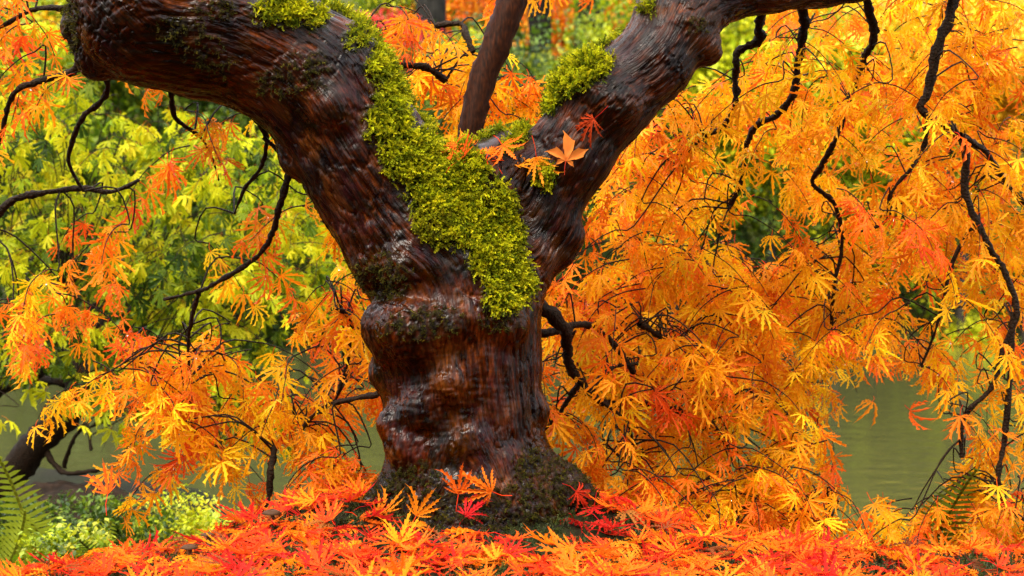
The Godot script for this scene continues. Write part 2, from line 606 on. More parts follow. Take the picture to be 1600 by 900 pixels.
func make_trunk(tree: Node3D, bark: Material, mossy: Material) -> void:
	# trunk and flare
	bone_chain([[745, 860, -0.01, 185], [738, 790, 0.0, 150], [731, 745, 0.0, 124], [729, 700, 0.0, 117], [724, 640, 0.0, 121], [717, 560, 0.0, 124], [714, 480, 0.0, 127], [708, 430, 0.0, 122]])
	bone_chain([[800, 740, 0.0, 50], [865, 775, 0.02, 52], [915, 850, 0.03, 60]])
	bone_chain([[660, 745, 0.02, 50], [620, 790, 0.03, 44], [580, 850, 0.04, 50]])
	bone_chain([[730, 760, 0.09, 45], [735, 850, 0.14, 60]])
	# great limb that leans left, and its bend upwards
	bone_chain([[705, 440, 0.0, 118], [645, 370, 0.01, 108], [574, 252, 0.015, 102], [500, 132, 0.02, 106], [405, 68, 0.03, 104], [312, 34, 0.05, 114], [238, 12, 0.06, 120], [216, -90, 0.05, 116], [206, -200, 0.03, 106]], 0.42)
	# limb that leans right
	bone_chain([[770, 470, 0.01, 62], [812, 400, 0.0, 60], [846, 330, -0.01, 57], [888, 245, -0.015, 65], [940, 166, -0.02, 68], [1022, 95, -0.03, 60], [1058, 40, -0.05, 60], [1105, -8, -0.07, 50], [1200, -26, -0.1, 45], [1330, -36, -0.14, 42]], 0.40)
	bone_chain([[1045, 40, -0.05, 55], [1046, -40, -0.07, 50], [1036, -160, -0.1, 44]], 0.9)
	# burls, knobs and folds
	for k in [[640, 512, 0.105, 46], [690, 508, 0.11, 30], [608, 520, 0.06, 34], [597, 586, 0.03, 20], [594, 410, 0.06, 30], [582, 372, 0.04, 16], [884, 366, 0.0, 24], [872, 395, 0.0, 20], [1102, 74, -0.04, 22], [962, 160, 0.028, 28], [938, 150, 0.04, 18], [462, 246, 0.02, 26], [126, 42, 0.05, 26], [150, 90, 0.05, 30], [790, 505, 0.09, 26], [615, 660, 0.08, 22], [838, 640, 0.03, 18], [640, 415, 0.1, 34], [700, 600, 0.115, 24], [655, 640, 0.1, 26], [730, 690, 0.1, 30], [520, 170, 0.11, 26], [800, 262, 0.0, 50], [760, 300, 0.0, 70]]:
		bones.append([at(k[0], k[1], k[2]), at(k[0] + 3, k[1] + 4, k[2]), k[3] * 0.00112, k[3] * 0.00112])
	bones.append([at(600, 505, 0.07), at(730, 500, 0.115), 0.034, 0.024])
	bones.append([at(610, 548, 0.075), at(690, 556, 0.11), 0.02, 0.014])
	bones.append([at(630, 700, 0.09), at(780, 716, 0.095), 0.028, 0.02])
	var got := nets(Vector3(-0.76, -0.13, -0.32), Vector3(0.62, 0.97, 0.34), 0.01)
	var verts: Array = got[0]
	var tris: PackedInt32Array = got[1]
	tris = split_tris(verts, tris, [])
	var norm := normals_of(verts, tris)
	var dirs: Array[Vector3] = []   # where a point lies round its limb, drawn out along it
	dirs.resize(verts.size())
	var across: Array[Vector2] = []
	across.resize(verts.size())
	for i in verts.size():
		var p: Vector3 = verts[i]
		var some := near_bones(p, 0.05)
		verts[i] = p - norm[i] * clampf(field(p, some), -0.004, 0.004)
		var dir := Vector3.ZERO
		var total := 1e-6
		var uv := Vector2.ZERO
		for b in some:
			var a: Vector3 = b[0]
			var ab: Vector3 = b[1] - a
			if b.size() < 5: continue
			var t := clampf((p - a).dot(ab) / ab.length_squared(), 0.0, 1.0)
			var e: float = absf(p.distance_to(a + ab * t) - lerpf(b[2], b[3], t))
			var w := exp(-e / 0.012)
			var s: float = b[4] + t * ab.length()
			dir += w * (p - (a + ab * t) + Vector3(0.3, 1.0, 0.2) * (s * 0.07))
			var line := ab.normalized()
			var beside := Vector3(line.y, -line.x, 0.0).normalized()
			var arm := p - (a + ab * t)
			uv += w * Vector2(atan2(arm.dot(beside), arm.z) * 0.11, s)
			total += w
		dirs[i] = dir / total
		across[i] = uv / total
	tris = split_tris(verts, tris, [dirs, across])
	norm = normals_of(verts, tris)
	var colors := PackedColorArray()
	colors.resize(verts.size())
	var mossed := PackedFloat32Array()
	mossed.resize(verts.size())
	for i in verts.size():
		var p: Vector3 = verts[i]
		var nn: Vector3 = norm[i]
		var q: Vector3 = dirs[i]
		var lump := n_low.get_noise_3dv(p * 900.0)
		var streak := n_mid.get_noise_3dv(q * 1400.0)
		var fibre := n_mid.get_noise_3dv(q * 3800.0 + Vector3(40, 0, 0))
		var wrinkle := n_mid.get_noise_3dv(Vector3(p.x * 500.0, p.y * 2400.0, p.z * 500.0))
		var crack := 1.0 - absf(n_mid.get_noise_3dv(q * 700.0 + Vector3(0, 90, 7))) * 4.5
		var pit := n_mid.get_noise_3dv(p * 3000.0)
		var on := seen_at(p)
		var facing := clampf((nn.z + 0.35) * 2.0, 0.0, 1.0) if p.z > -0.3 else 0.0
		var ragged := 0.62 + 1.5 * n_mid.get_noise_3dv(p * 1500.0) + 0.5 * n_mid.get_noise_3dv(p * 4500.0)
		var moss := cover(moss_spots, on) * facing * ragged
		if nn.z < -0.1 and nn.y > 0.3 and p.y > 0.45:
			moss = maxf(moss, (0.5 + n_mid.get_noise_3dv(p * 800.0) * 2.0) * nn.y)
		var thin := cover(thin_moss, on) * facing * clampf(0.35 + 2.4 * n_mid.get_noise_3dv(p * 1700.0), 0.0, 1.0)
		var gnarl := smoothstep(0.075, -0.01, p.y)
		var fold := clampf(1.0 - absf(on.x - 690.0) / 140.0, 0.0, 1.0) * clampf(1.0 - absf(on.y - 620.0) / 120.0, 0.0, 1.0)
		var out := 0.0048 * lump + 0.0006 * streak + 0.0005 * fibre + 0.0003 * pit + 0.003 * fold * wrinkle
		if crack > 0.0 and moss < 0.3:
			out -= 0.003 * crack
		out += 0.007 * clampf(moss, 0.0, 1.2) + 0.003 * thin
		out += gnarl * 0.010 * n_mid.get_noise_3dv(Vector3(p.x * 900.0, p.y * 260.0, p.z * 900.0))
		verts[i] = p + nn * out
		var tone := clampf(0.42 + 0.6 * streak + 0.6 * lump + 0.35 * fibre, 0.0, 1.0)
		var c := lin(0.006, 0.0025, 0.0015).lerp(lin(0.140, 0.025, 0.004), tone * tone)
		var plum := clampf(n_low.get_noise_3dv(p * 1300.0 + Vector3(9, 3, 1)) * 2.2 - 0.15, 0.0, 1.0)
		c = c.lerp(lin(0.045, 0.009, 0.010), plum * 0.6)
		var tan := clampf(n_low.get_noise_3dv(p * 1000.0 + Vector3(70, 3, 1)) * 2.6 - 0.35, 0.0, 1.0)
		c = c.lerp(lin(0.19, 0.055, 0.008), tan * 0.6)
		var algae := clampf((n_low.get_noise_3dv(p * 620.0 + Vector3(31, 8, 2)) + 0.55 * n_mid.get_noise_3dv(p * 1500.0)) * 4.0 - 0.1, 0.0, 1.0)
		c = c.lerp(lin(0.007, 0.0045, 0.003), algae * 0.65)
		if crack > 0.55:
			var inner_bark := n_low.get_noise_3dv(p * 700.0 + Vector3(5, 50, 5))  # where orange inner bark is laid bare along the cracks
			c = c.lerp(lin(0.18, 0.042, 0.008), (crack - 0.55) * 2.0 * clampf(inner_bark * 6.0, 0.0, 1.0))
		if pit > 0.33:
			c = c.lerp(lin(0.05, 0.025, 0.010), 0.4)
		c = c.lerp(lin(0.016, 0.011, 0.004).lerp(lin(0.045, 0.036, 0.006), clampf(0.5 + pit, 0, 1)), clampf(thin * 0.85, 0, 1))
		c = c.lerp(lin(0.05, 0.06, 0.006), clampf(moss * 1.4, 0.0, 1.0))
		colors[i] = c
		mossed[i] = maxf(clampf(moss, 0.0, 1.0), 0.8 * thin)
		if moss > 0.22 and nn.z > -0.5:
			tuft_points.append([verts[i], nn, moss, on])
		elif thin > 0.36 and nn.z > -0.4:
			thin_points.append([verts[i], nn, thin])
	norm = normals_of(verts, tris)
	var wet := PackedInt32Array()
	var dull := PackedInt32Array()
	for t in range(0, tris.size(), 3):
		var tri := [tris[t], tris[t + 1], tris[t + 2]]
		if mossed[tri[0]] + mossed[tri[1]] + mossed[tri[2]] > 1.0:
			dull.append_array(tri)
		else:
			wet.append_array(tri)
	var mesh := ArrayMesh.new()
	var pv := PackedVector3Array(verts)
	var pn := PackedVector3Array(norm)
	var which := 0
	for idx in [wet, dull]:
		var arr := []
		arr.resize(Mesh.ARRAY_MAX)
		arr[Mesh.ARRAY_VERTEX] = pv
		arr[Mesh.ARRAY_NORMAL] = pn
		arr[Mesh.ARRAY_COLOR] = colors
		arr[Mesh.ARRAY_TEX_UV] = PackedVector2Array(across)
		arr[Mesh.ARRAY_INDEX] = idx
		mesh.add_surface_from_arrays(Mesh.PRIMITIVE_TRIANGLES, arr)
		mesh.surface_set_material(which, bark if which == 0 else mossy)
		which += 1
	put("trunk", mesh, null, tree)
	print("trunk ", verts.size(), " vertices, tufts ", tuft_points.size(), " thin ", thin_points.size())

# a sprig of moss: a bent stem with small leaves on both sides, about 1 long
func sprig_mesh(sd: int, pairs: int, wide: float) -> ArrayMesh:
	var r := RandomNumberGenerator.new()
	r.seed = sd
	var st := SurfaceTool.new()
	st.begin(Mesh.PRIMITIVE_TRIANGLES)
	var bend := r.randf_range(0.2, 0.7)
	for i in pairs:
		var t := float(i) / pairs
		var c := Vector3(0, t * (1.0 - bend * t * 0.3), bend * t * t)
		var nx := Vector3(0, (t + 1.0 / pairs) * (1.0 - bend * t * 0.3), bend * t * t + 0.12)
		for s in [-1.0, 1.0]:
			var l: float = wide * (1.0 - 0.55 * t) * r.randf_range(0.8, 1.25)
			st.set_color(Color(0.75, 0.8, 0.8)); st.add_vertex(c)
			st.set_color(Color(1, 1, 1)); st.add_vertex(c + Vector3(s * l, 0.22, r.randf_range(-0.1, 0.2)))
			st.set_color(Color(0.9, 0.95, 0.9)); st.add_vertex(nx)
	st.generate_normals()
	return st.commit()

func make_moss(tree: Node3D) -> void:
	var m := leaf_material(0.55, 0.7, 0.22)
	var a := []
	var ac := []
	for t in tuft_points:
		var many: int = 2 if t[2] > 0.5 else 1
		for k in many:
			if rng.randf() > minf(0.8, t[2] * 1.1): continue
			var n: Vector3 = t[1]
			var lean := (n + Vector3(rng.randf_range(-0.9, 0.9), rng.randf_range(-1.5, 0.4), rng.randf_range(-0.4, 0.8))).normalized()
			var side := lean.cross(Vector3(rng.randf_range(-1, 1), rng.randf_range(-1, 1), rng.randf_range(-1, 1))).normalized()
			var s := rng.randf_range(0.009, 0.020) * (0.55 + 0.4 * minf(t[2], 1.2))
			var pos: Vector3 = t[0] + n * rng.randf_range(-0.003, 0.004) + Vector3(rng.randf_range(-1, 1), rng.randf_range(-1, 1), rng.randf_range(-1, 1)) * 0.0015
			a.append(Transform3D(Basis(side, lean, side.cross(lean)) * s, pos))
			var k2 := clampf(0.5 + 1.6 * n_mid.get_noise_3dv(pos * 1200.0) + rng.randf_range(-0.35, 0.35), 0, 1)
			var on: Vector2 = t[3]
			var c := lin(0.12, 0.15, 0.005).lerp(lin(0.66, 0.60, 0.012), k2)
			if on.y > 230.0 and on.x < 700.0 and on.y > 330.0:
				c = c.lerp(lin(0.20, 0.13, 0.01), 0.45 * rng.randf())
			c = c.lerp(lin(0.09, 0.10, 0.006), clampf(0.75 - t[2], 0.0, 0.6) * rng.randf_range(0.4, 1.3))
			ac.append(vary(c, 0.15))
	scatter("moss", sprig_mesh(3, 8, 0.17), m, a, ac, tree)
	a = []
	ac = []
	for t in thin_points:
		if rng.randf() > 0.4: continue
		var n: Vector3 = t[1]
		var lean := (n * 0.6 + Vector3(rng.randf_range(-1, 1), rng.randf_range(-1, 1), rng.randf_range(-0.4, 0.8))).normalized()
		var side := lean.cross(Vector3(rng.randf_range(-1, 1), rng.randf_range(-1, 1), rng.randf_range(-1, 1))).normalized()
		a.append(Transform3D(Basis(side, lean, side.cross(lean)) * rng.randf_range(0.004, 0.009), t[0]))
		ac.append(vary(lin(0.028, 0.026, 0.004).lerp(lin(0.16, 0.12, 0.009), rng.randf() * rng.randf()), 0.25))
	scatter("moss_crust", sprig_mesh(9, 4, 0.3), m, a, ac, tree)

# ------------------------------------------------------------------ the scene
func _ready() -> void:
	rng.seed = 20241
	n_low.seed = 3
	n_low.frequency = 0.01
	n_low.fractal_octaves = 3
	n_mid.seed = 11
	n_mid.frequency = 0.05
	n_mid.fractal_octaves = 3
	var t0 := Time.get_ticks_msec()

	var cam := Camera3D.new()
	cam.name = "camera"
	cam.fov = rad_to_deg(2.0 * atan(450.0 / FOCAL))
	cam.near = 0.05
	cam.far = 600.0
	cam.position = EYE
	var lens := CameraAttributesPhysical.new()
	lens.frustum_focal_length = 70.0
	lens.exposure_aperture = 11.0
	lens.frustum_focus_distance = 2.52
	lens.frustum_far = 600.0
	cam.attributes = lens
	add_child(cam)
	cam.fov = rad_to_deg(2.0 * atan(450.0 / FOCAL))
	cam.current = true

	var env := Environment.new()
	env.background_mode = Environment.BG_SKY
	var sm := ProceduralSkyMaterial.new()
	sm.sky_top_color = Color(0.93, 0.94, 0.97)
	sm.sky_horizon_color = Color(0.84, 0.85, 0.86)
	sm.sky_curve = 0.25
	sm.ground_horizon_color = Color(0.3, 0.3, 0.25)
	sm.ground_bottom_color = Color(0.2, 0.2, 0.16)
	sm.sun_angle_max = 1.0
	var sky := Sky.new()
	sky.sky_material = sm
	env.sky = sky
	env.tonemap_mode = Environment.TONE_MAPPER_LINEAR
	env.tonemap_exposure = 5.2
	env.sdfgi_enabled = true
	env.ssao_enabled = true
	env.ssil_enabled = true
	var we := WorldEnvironment.new()
	we.name = "environment"
	we.environment = env
	add_child(we)

	var sun := DirectionalLight3D.new()
	sun.name = "sun"
	sun.light_energy = 0.5
	sun.light_angular_distance = 25.0
	sun.light_color = Color(1.0, 0.97, 0.92)
	sun.shadow_enabled = true
	sun.rotation_degrees = Vector3(-55, -28, 0)
	add_child(sun)

	make_ground()
	make_water()
	print("ground ", Time.get_ticks_msec() - t0)

	# ---- materials of the tree
	var bark := StandardMaterial3D.new()
	bark.vertex_color_use_as_albedo = true
	bark.albedo_texture = noise_texture(0.02, 5, 1024, Color(0.35, 0.32, 0.30), Color(1, 1, 1), 21)
	bark.uv1_scale = Vector3(9, 1.3, 1)
	bark.roughness = 1.0
	bark.roughness_texture = noise_texture(0.004, 5, 512, Color(0.05, 0.05, 0.05), Color(0.52, 0.52, 0.52), 22)
	bark.metallic_specular = 0.25
	bark.heightmap_enabled = true
	bark.heightmap_texture = noise_texture(0.02, 6, 1024, Color.BLACK, Color.WHITE, 23)
	bark.heightmap_scale = 0.13
	var mossy: StandardMaterial3D = bark.duplicate()
	mossy.roughness_texture = null
	mossy.roughness = 0.85
	var wood := StandardMaterial3D.new()
	wood.albedo_color = lin(0.040, 0.020, 0.009).linear_to_srgb()
	wood.roughness = 0.7
	wood.metallic_specular = 0.22
	wood.albedo_texture = noise_texture(0.03, 4, 256, Color(0.3, 0.32, 0.25), Color(1, 1, 1), 24)
	wood.uv1_triplanar = true
	wood.uv1_scale = Vector3(20, 20, 20)
	wood.heightmap_enabled = true
	wood.heightmap_texture = wood.albedo_texture
	wood.heightmap_scale = 0.5
	var leafy := leaf_material(0.5, 1.0, 0.25)

	# ---- the maple
	var tree := thing("weeping_maple", "old cut-leaf maple with mossy forked wet trunk and hanging orange leaves", "tree", Vector3.ZERO)
	make_trunk(tree, bark, mossy)
	print("trunk ", Time.get_ticks_msec() - t0)
	make_moss(tree)
	make_branches(tree, wood)
	make_foliage(tree, leafy, wood)
	print("foliage ", Time.get_ticks_msec() - t0)
	make_fallen(leaf_material(0.55, 0.9, 0.16))
	make_green_maple(leafy, wood)
	make_far(leafy)
	make_small_things(leafy)
	print("done ", Time.get_ticks_msec() - t0)

var hang_points: Array[Vector3] = []

func branch(tree: Node3D, m: Material, called: String, rows: Array, z0: float, z1: float, r0: float, r1: float, hang := true) -> void:
	var pts := []
	var rad := []
	for i in rows.size():
		var t := float(i) / (rows.size() - 1)
		var z := lerpf(z0, z1, t)
		pts.append(at(rows[i][0], rows[i][1], z))
		rad.append(lerpf(r0, r1, pow(t, 0.7)) * 0.86 * (EYE.z - z) / FOCAL)
	for i in range(1, pts.size()):
		pts[i] += Vector3(rng.randf_range(-1, 1), rng.randf_range(-1, 1), rng.randf_range(-1, 1)) * (rad[i] * 1.1 + 0.002)
	put(called, branch_mesh(pts, rad, 9, 0.75, 10), m, tree)
	if hang:
		var sp := smooth_path(pts, rad, 4)
		for p in sp[0]:
			hang_points.append(p)

func make_branches(tree: Node3D, m: Material) -> void:
	# middle limb, rising behind the fork
	var limb_bark: StandardMaterial3D = m.duplicate()
	limb_bark.albedo_color = lin(0.052, 0.013, 0.0035).linear_to_srgb()
	limb_bark.roughness = 0.55
	limb_bark.metallic_specular = 0.14
	limb_bark.heightmap_scale = 0.12
	limb_bark.uv1_scale = Vector3(22, 6, 22)
	var limb := [at(742, 300, -0.06), at(735, 235, -0.09), at(737, 195, -0.1), at(752, 130, -0.12), at(778, 62, -0.14), at(800, 0, -0.16), at(826, -90, -0.2), at(840, -220, -0.24)]
	put("limb", branch_mesh(limb, [0.024, 0.021, 0.020, 0.0225, 0.0235, 0.0245, 0.024, 0.02], 14, 0.22, 8), limb_bark, tree)
	# the great limbs go on above the picture
	put("limb", branch_mesh([at(212, -120, 0.04), at(200, -260, 0.0), at(120, -420, -0.1), at(-60, -560, -0.3)], [0.1, 0.088, 0.07, 0.045], 14, 0.15, 6), m, tree)
	put("limb", branch_mesh([at(1270, -32, -0.12), at(1420, -40, -0.2), at(1620, -36, -0.32), at(1800, 40, -0.45)], [0.041, 0.038, 0.032, 0.022], 12, 0.2, 6), m, tree)
	put("limb", branch_mesh([at(1040, -100, -0.08), at(1030, -220, -0.12), at(1080, -380, -0.3)], [0.045, 0.038, 0.026], 12, 0.15, 6), m, tree)
	var rows := [
		[[[1192, 0], [1190, 32], [1182, 62], [1152, 82], [1150, 104], [1156, 122], [1142, 160], [1130, 195], [1090, 225], [1060, 262]], -0.14, -0.3, 10, 4],
		[[[1250, -10], [1249, 40], [1246, 105], [1236, 140], [1205, 180], [1185, 205], [1160, 225], [1152, 290], [1140, 330]], -0.16, -0.36, 9.5, 4],
		[[[1352, -10], [1362, 40], [1370, 65], [1340, 100], [1328, 170], [1302, 215], [1280, 262], [1275, 285], [1300, 320], [1318, 380], [1302, 450], [1300, 520]], -0.2, -0.45, 9, 3],
		[[[1482, -20], [1475, 20], [1456, 70], [1443, 130], [1448, 180], [1495, 212], [1508, 250], [1512, 290], [1540, 360], [1572, 430], [1584, 490], [1560, 550], [1545, 605], [1510, 655], [1505, 720]], -0.24, -0.3, 10.5, 4],
		[[[1500, 212], [1540, 240], [1580, 300], [1660, 380]], -0.26, -0.4, 7, 3],
		[[[1583, 488], [1575, 560], [1570, 680], [1560, 745], [1575, 790], [1640, 830]], -0.28, -0.3, 5.5, 4],
		[[[1450, 185], [1440, 240], [1395, 300], [1380, 350], [1330, 370]], -0.26, -0.36, 5, 2.5],
		[[[1530, 345], [1490, 400], [1470, 470], [1460, 520], [1440, 570]], -0.28, -0.36, 5, 2],
		[[[790, 470], [845, 512], [880, 512], [912, 508], [950, 525], [975, 548], [990, 578]], -0.1, -0.3, 9, 5],
		[[[790, 440], [862, 505], [885, 535], [900, 575], [915, 612], [950, 622], [1000, 626], [1060, 642], [1105, 655], [1135, 690]], -0.08, -0.4, 13, 5],
		[[[915, 612], [930, 588], [955, 578], [1000, 566]], -0.16, -0.3, 7, 3],
		[[[905, 600], [885, 625], [870, 650], [850, 668]], -0.14, -0.2, 5, 3],
		[[[930, 620], [975, 655], [985, 700], [975, 725]], -0.16, -0.3, 3.5, 2],
		[[[1000, 505], [1030, 530], [1060, 552], [1090, 575], [1150, 640]], -0.3, -0.45, 6, 3],
		[[[600, 612], [575, 620], [525, 630], [500, 645], [475, 668]], -0.05, -0.25, 7, 3],
		[[[166, 105], [160, 150], [125, 180], [112, 215], [110, 262], [128, 300]], 0.02, -0.15, 7, 3],
		[[[130, 80], [120, 108], [60, 130], [25, 152], [5, 215], [-20, 260]], 0.02, -0.15, 8, 4],
		[[[112, 12], [60, 18], [20, 30], [-40, 60]], 0.02, -0.05, 6, 3],
		[[[-30, 365], [20, 320], [60, 304], [130, 297], [180, 297], [216, 280]], -0.3, -0.25, 9, 3],
		[[[268, 145], [278, 190], [315, 212], [335, 250], [345, 285]], 0.0, -0.12, 5, 2],
		[[[392, 180], [412, 215], [405, 260], [385, 290], [370, 330]], 0.0, -0.12, 6, 2.5],
		[[[412, 215], [440, 240], [462, 260]], -0.03, 0.0, 5, 4],
		[[[456, 262], [440, 320], [425, 370], [400, 405], [340, 440], [310, 458], [260, 470]], 0.0, -0.2, 7, 3],
		[[[310, 458], [300, 500], [290, 545], [300, 600]], -0.15, -0.25, 5, 2],
		[[[488, 300], [500, 340], [520, 372]], -0.02, -0.1, 6, 3],
		[[[530, 480], [545, 520], [535, 580], [520, 640]], -0.2, -0.3, 5, 2],
		[[[430, 700], [428, 740], [415, 775], [400, 800]], -0.25, -0.2, 7, 4],
		[[[560, 55], [610, 92], [660, 112], [690, 125]], -0.2, -0.3, 9, 6],
		[[[680, 40], [715, 42], [735, 58], [745, 85]], -0.2, -0.15, 5, 6],
		[[[1300, 800], [1290, 840]], -0.3, -0.25, 4, 4],
		[[[1152, 800], [1150, 850]], -0.25, -0.2, 4, 4],
	]
	for r in rows:
		branch(tree, m, "branch", r[0], r[1], r[2], r[3], r[4])

func make_foliage(tree: Node3D, leafy: StandardMaterial3D, wood: Material) -> void:
	var holes := [[1395, 690, 95, 120, 0.97], [1310, 610, 60, 35, 0.7], [872, 590, 24, 42, 0.9], [1180, 385, 40, 56, 0.85], [920, 405, 60, 34, 0.85], [1120, 250, 40, 60, 0.5], [1230, 60, 60, 40, 0.6], [478, 605, 30, 40, 0.85], [575, 690, 26, 30, 0.8], [920, 50, 70, 60, 0.85], [935, 130, 60, 50, 0.8], [1450, 215, 60, 16, 0.5], [700, 40, 40, 40, 0.6], [960, 670, 26, 40, 0.5], [845, 30, 30, 50, 0.8], [1340, 790, 40, 50, 0.9], [1515, 545, 40, 60, 0.75]]
	var used := {}
	# x, y, half width, half height, z far, z near, sprays, palette
	var masses := [
		[1250, 330, 330, 200, -0.95, -0.28, 104, "gold"],
		[1160, 520, 300, 130, -0.85, -0.25, 80, "gold"],
		[1010, 500, 150, 110, -0.6, -0.2, 44, "orange"],
		[960, 330, 90, 110, -0.7, -0.25, 16, "orange"],
		[1060, 690, 200, 120, -0.6, -0.18, 64, "gold"],
		[1230, 770, 100, 90, -0.55, -0.2, 40, "gold"],
		[1090, 800, 170, 50, -0.4, -0.12, 20, "orange"],
		[1540, 320, 120, 260, -0.9, -0.32, 60, "gold"],
		[1540, 720, 90, 110, -0.6, -0.25, 22, "gold"],
		[1500, 820, 130, 40, -0.5, -0.2, 16, "gold"],
		[1440, 60, 180, 80, -0.8, -0.3, 34, "gold"],
		[1270, 130, 130, 80, -0.8, -0.25, 26, "gold"],
		[1290, 560, 170, 70, -0.7, -0.3, 22, "gold"],
		[1260, 230, 300, 170, -0.28, -0.06, 14, "gold"],
		[540, 560, 40, 180, -0.55, -0.12, 26, "orange"],
		[410, 640, 90, 80, -0.55, -0.15, 20, "gold"],
		[235, 590, 70, 45, -0.5, -0.15, 9, "orange"],
		[55, 510, 70, 25, -0.4, -0.15, 6, "orange"],
		[185, 625, 60, 50, -0.4, -0.15, 6, "gold"],
		[330, 560, 60, 40, -0.45, -0.15, 6, "orange"],
		[120, 460, 60, 30, -0.35, -0.15, 3, "orange"],
		[275, 680, 50, 40, -0.5, -0.2, 6, "gold"],
		[320, 735, 40, 30, -0.4, -0.2, 4, "gold"],
		[30, 70, 45, 70, -0.3, 0.0, 8, "orange"],
		[150, 140, 60, 30, -0.2, 0.0, 2, "orange"],
		[270, 240, 50, 40, -0.3, -0.1, 2, "orange"],
		[370, 200, 50, 20, -0.2, -0.05, 2, "orange"],
		[380, 350, 20, 20, -0.3, -0.1, 1, "flame"],
		[230, 410, 80, 40, -0.35, -0.12, 3, "orange"],
		[390, 440, 20, 10, -0.3, -0.1, 1, "gold"],
		[480, 340, 20, 60, -0.3, -0.08, 3, "orange"],
		[150, 360, 10, 10, -0.3, -0.1, 1, "orange"],
		[0, 270, 15, 60, -0.3, -0.1, 1, "orange"],
		[730, 150, 90, 70, -0.75, -0.25, 20, "gold"],
		[830, 200, 60, 60, -0.6, -0.25, 12, "gold"],
		[610, 60, 40, 40, -0.6, -0.25, 5, "orange"],
		[560, 755, 50, 25, -0.3, -0.1, 6, "flame"],
		[860, 640, 50, 60, -0.4, -0.15, 10, "orange"],
	]
	var leaves := []
	var st := SurfaceTool.new()
	st.begin(Mesh.PRIMITIVE_TRIANGLES)
	twig_base = 0
	for g in masses:
		for i in g[6]:
			var a := rng.randf() * TAU
			var q := sqrt(rng.randf())
			var z := rng.randf_range(g[4], g[5])
			var p := at(g[0] + cos(a) * q * g[2], g[1] + sin(a) * q * g[3] - 40.0, z)
			var az := rng.randf() * TAU
			var o := Vector3(cos(az), 0.1, sin(az) * 0.7)
			var best = null
			var far := 0.17
			var best_at := -1
			for hi in hang_points.size():
				var h := hang_points[hi]
				var d := h.distance_to(p)
				if d < far and h.y > p.y - 0.06 and d > 0.03 and used.get(hi, 0) < 2:
					far = d
					best = h
					best_at = hi
			if best_at >= 0:
				used[best_at] = used.get(best_at, 0) + 1
			var pal: String = g[7]
			var roll := rng.randf()
			if pal == "gold" and roll < 0.26: pal = "orange"
			elif pal == "gold" and roll < 0.33: pal = "flame"
			elif pal == "orange" and roll < 0.16: pal = "flame"
			elif pal == "orange" and roll < 0.42: pal = "gold"
			spray(st, leaves, p, o, rng.randf_range(0.10, 0.20), rng.randi_range(6, 10), 0.050, pal, holes, best)
	# the crown over the picture, which shades the limbs
	for i in 80:
		var p := Vector3(rng.randf_range(-1.5, 1.5), rng.randf_range(1.05, 1.45), rng.randf_range(-1.4, 0.5))
		spray(st, leaves, p, Vector3(rng.randf_range(-1, 1), 0.1, rng.randf_range(-1, 1)), 0.2, 10, 0.066, "orange", [])
	tag(put("twigs", st.commit(), wood, tree), "", "", "", "stuff")
	var meshes := [leaf_mesh(1, 7, 0.066, 0.4, 0.5, 9, 0.36, 1.7, 0.42), leaf_mesh(2, 9, 0.058, 0.2, 0.5, 9, 0.36, 1.9, 0.42), leaf_mesh(5, 9, 0.056, 0.65, 0.7, 9, 0.36, 1.9, 0.42), leaf_mesh(7, 7, 0.070, 0.9, 0.8, 9, 0.36, 1.5, 0.42), leaf_mesh(9, 7, 0.072, 0.1, 0.6, 9, 0.36, 1.8, 0.42)]
	var drops := []
	var clear := []
	for i in range(0, leaves.size(), 24):
		drops.append(Transform3D(Basis() * rng.randf_range(0.0016, 0.0028), leaves[i][0].origin - Vector3(0, 0.004, 0)))
		clear.append(Color(1, 1, 1))
	var bead := SphereMesh.new()
	bead.radius = 1.0
	bead.height = 2.3
	bead.radial_segments = 12
	bead.rings = 8
	var dew := StandardMaterial3D.new()
	dew.albedo_color = Color(1, 1, 1, 0.0)
	dew.roughness = 0.02
	dew.refraction_enabled = true
	dew.refraction_scale = 0.033
	scatter("raindrops", bead, dew, drops, clear, tree)
	print("maple leaves ", leaves.size())
	grow_leaves(tree, leaves, meshes, leafy, 300, "leaf", "foliage")

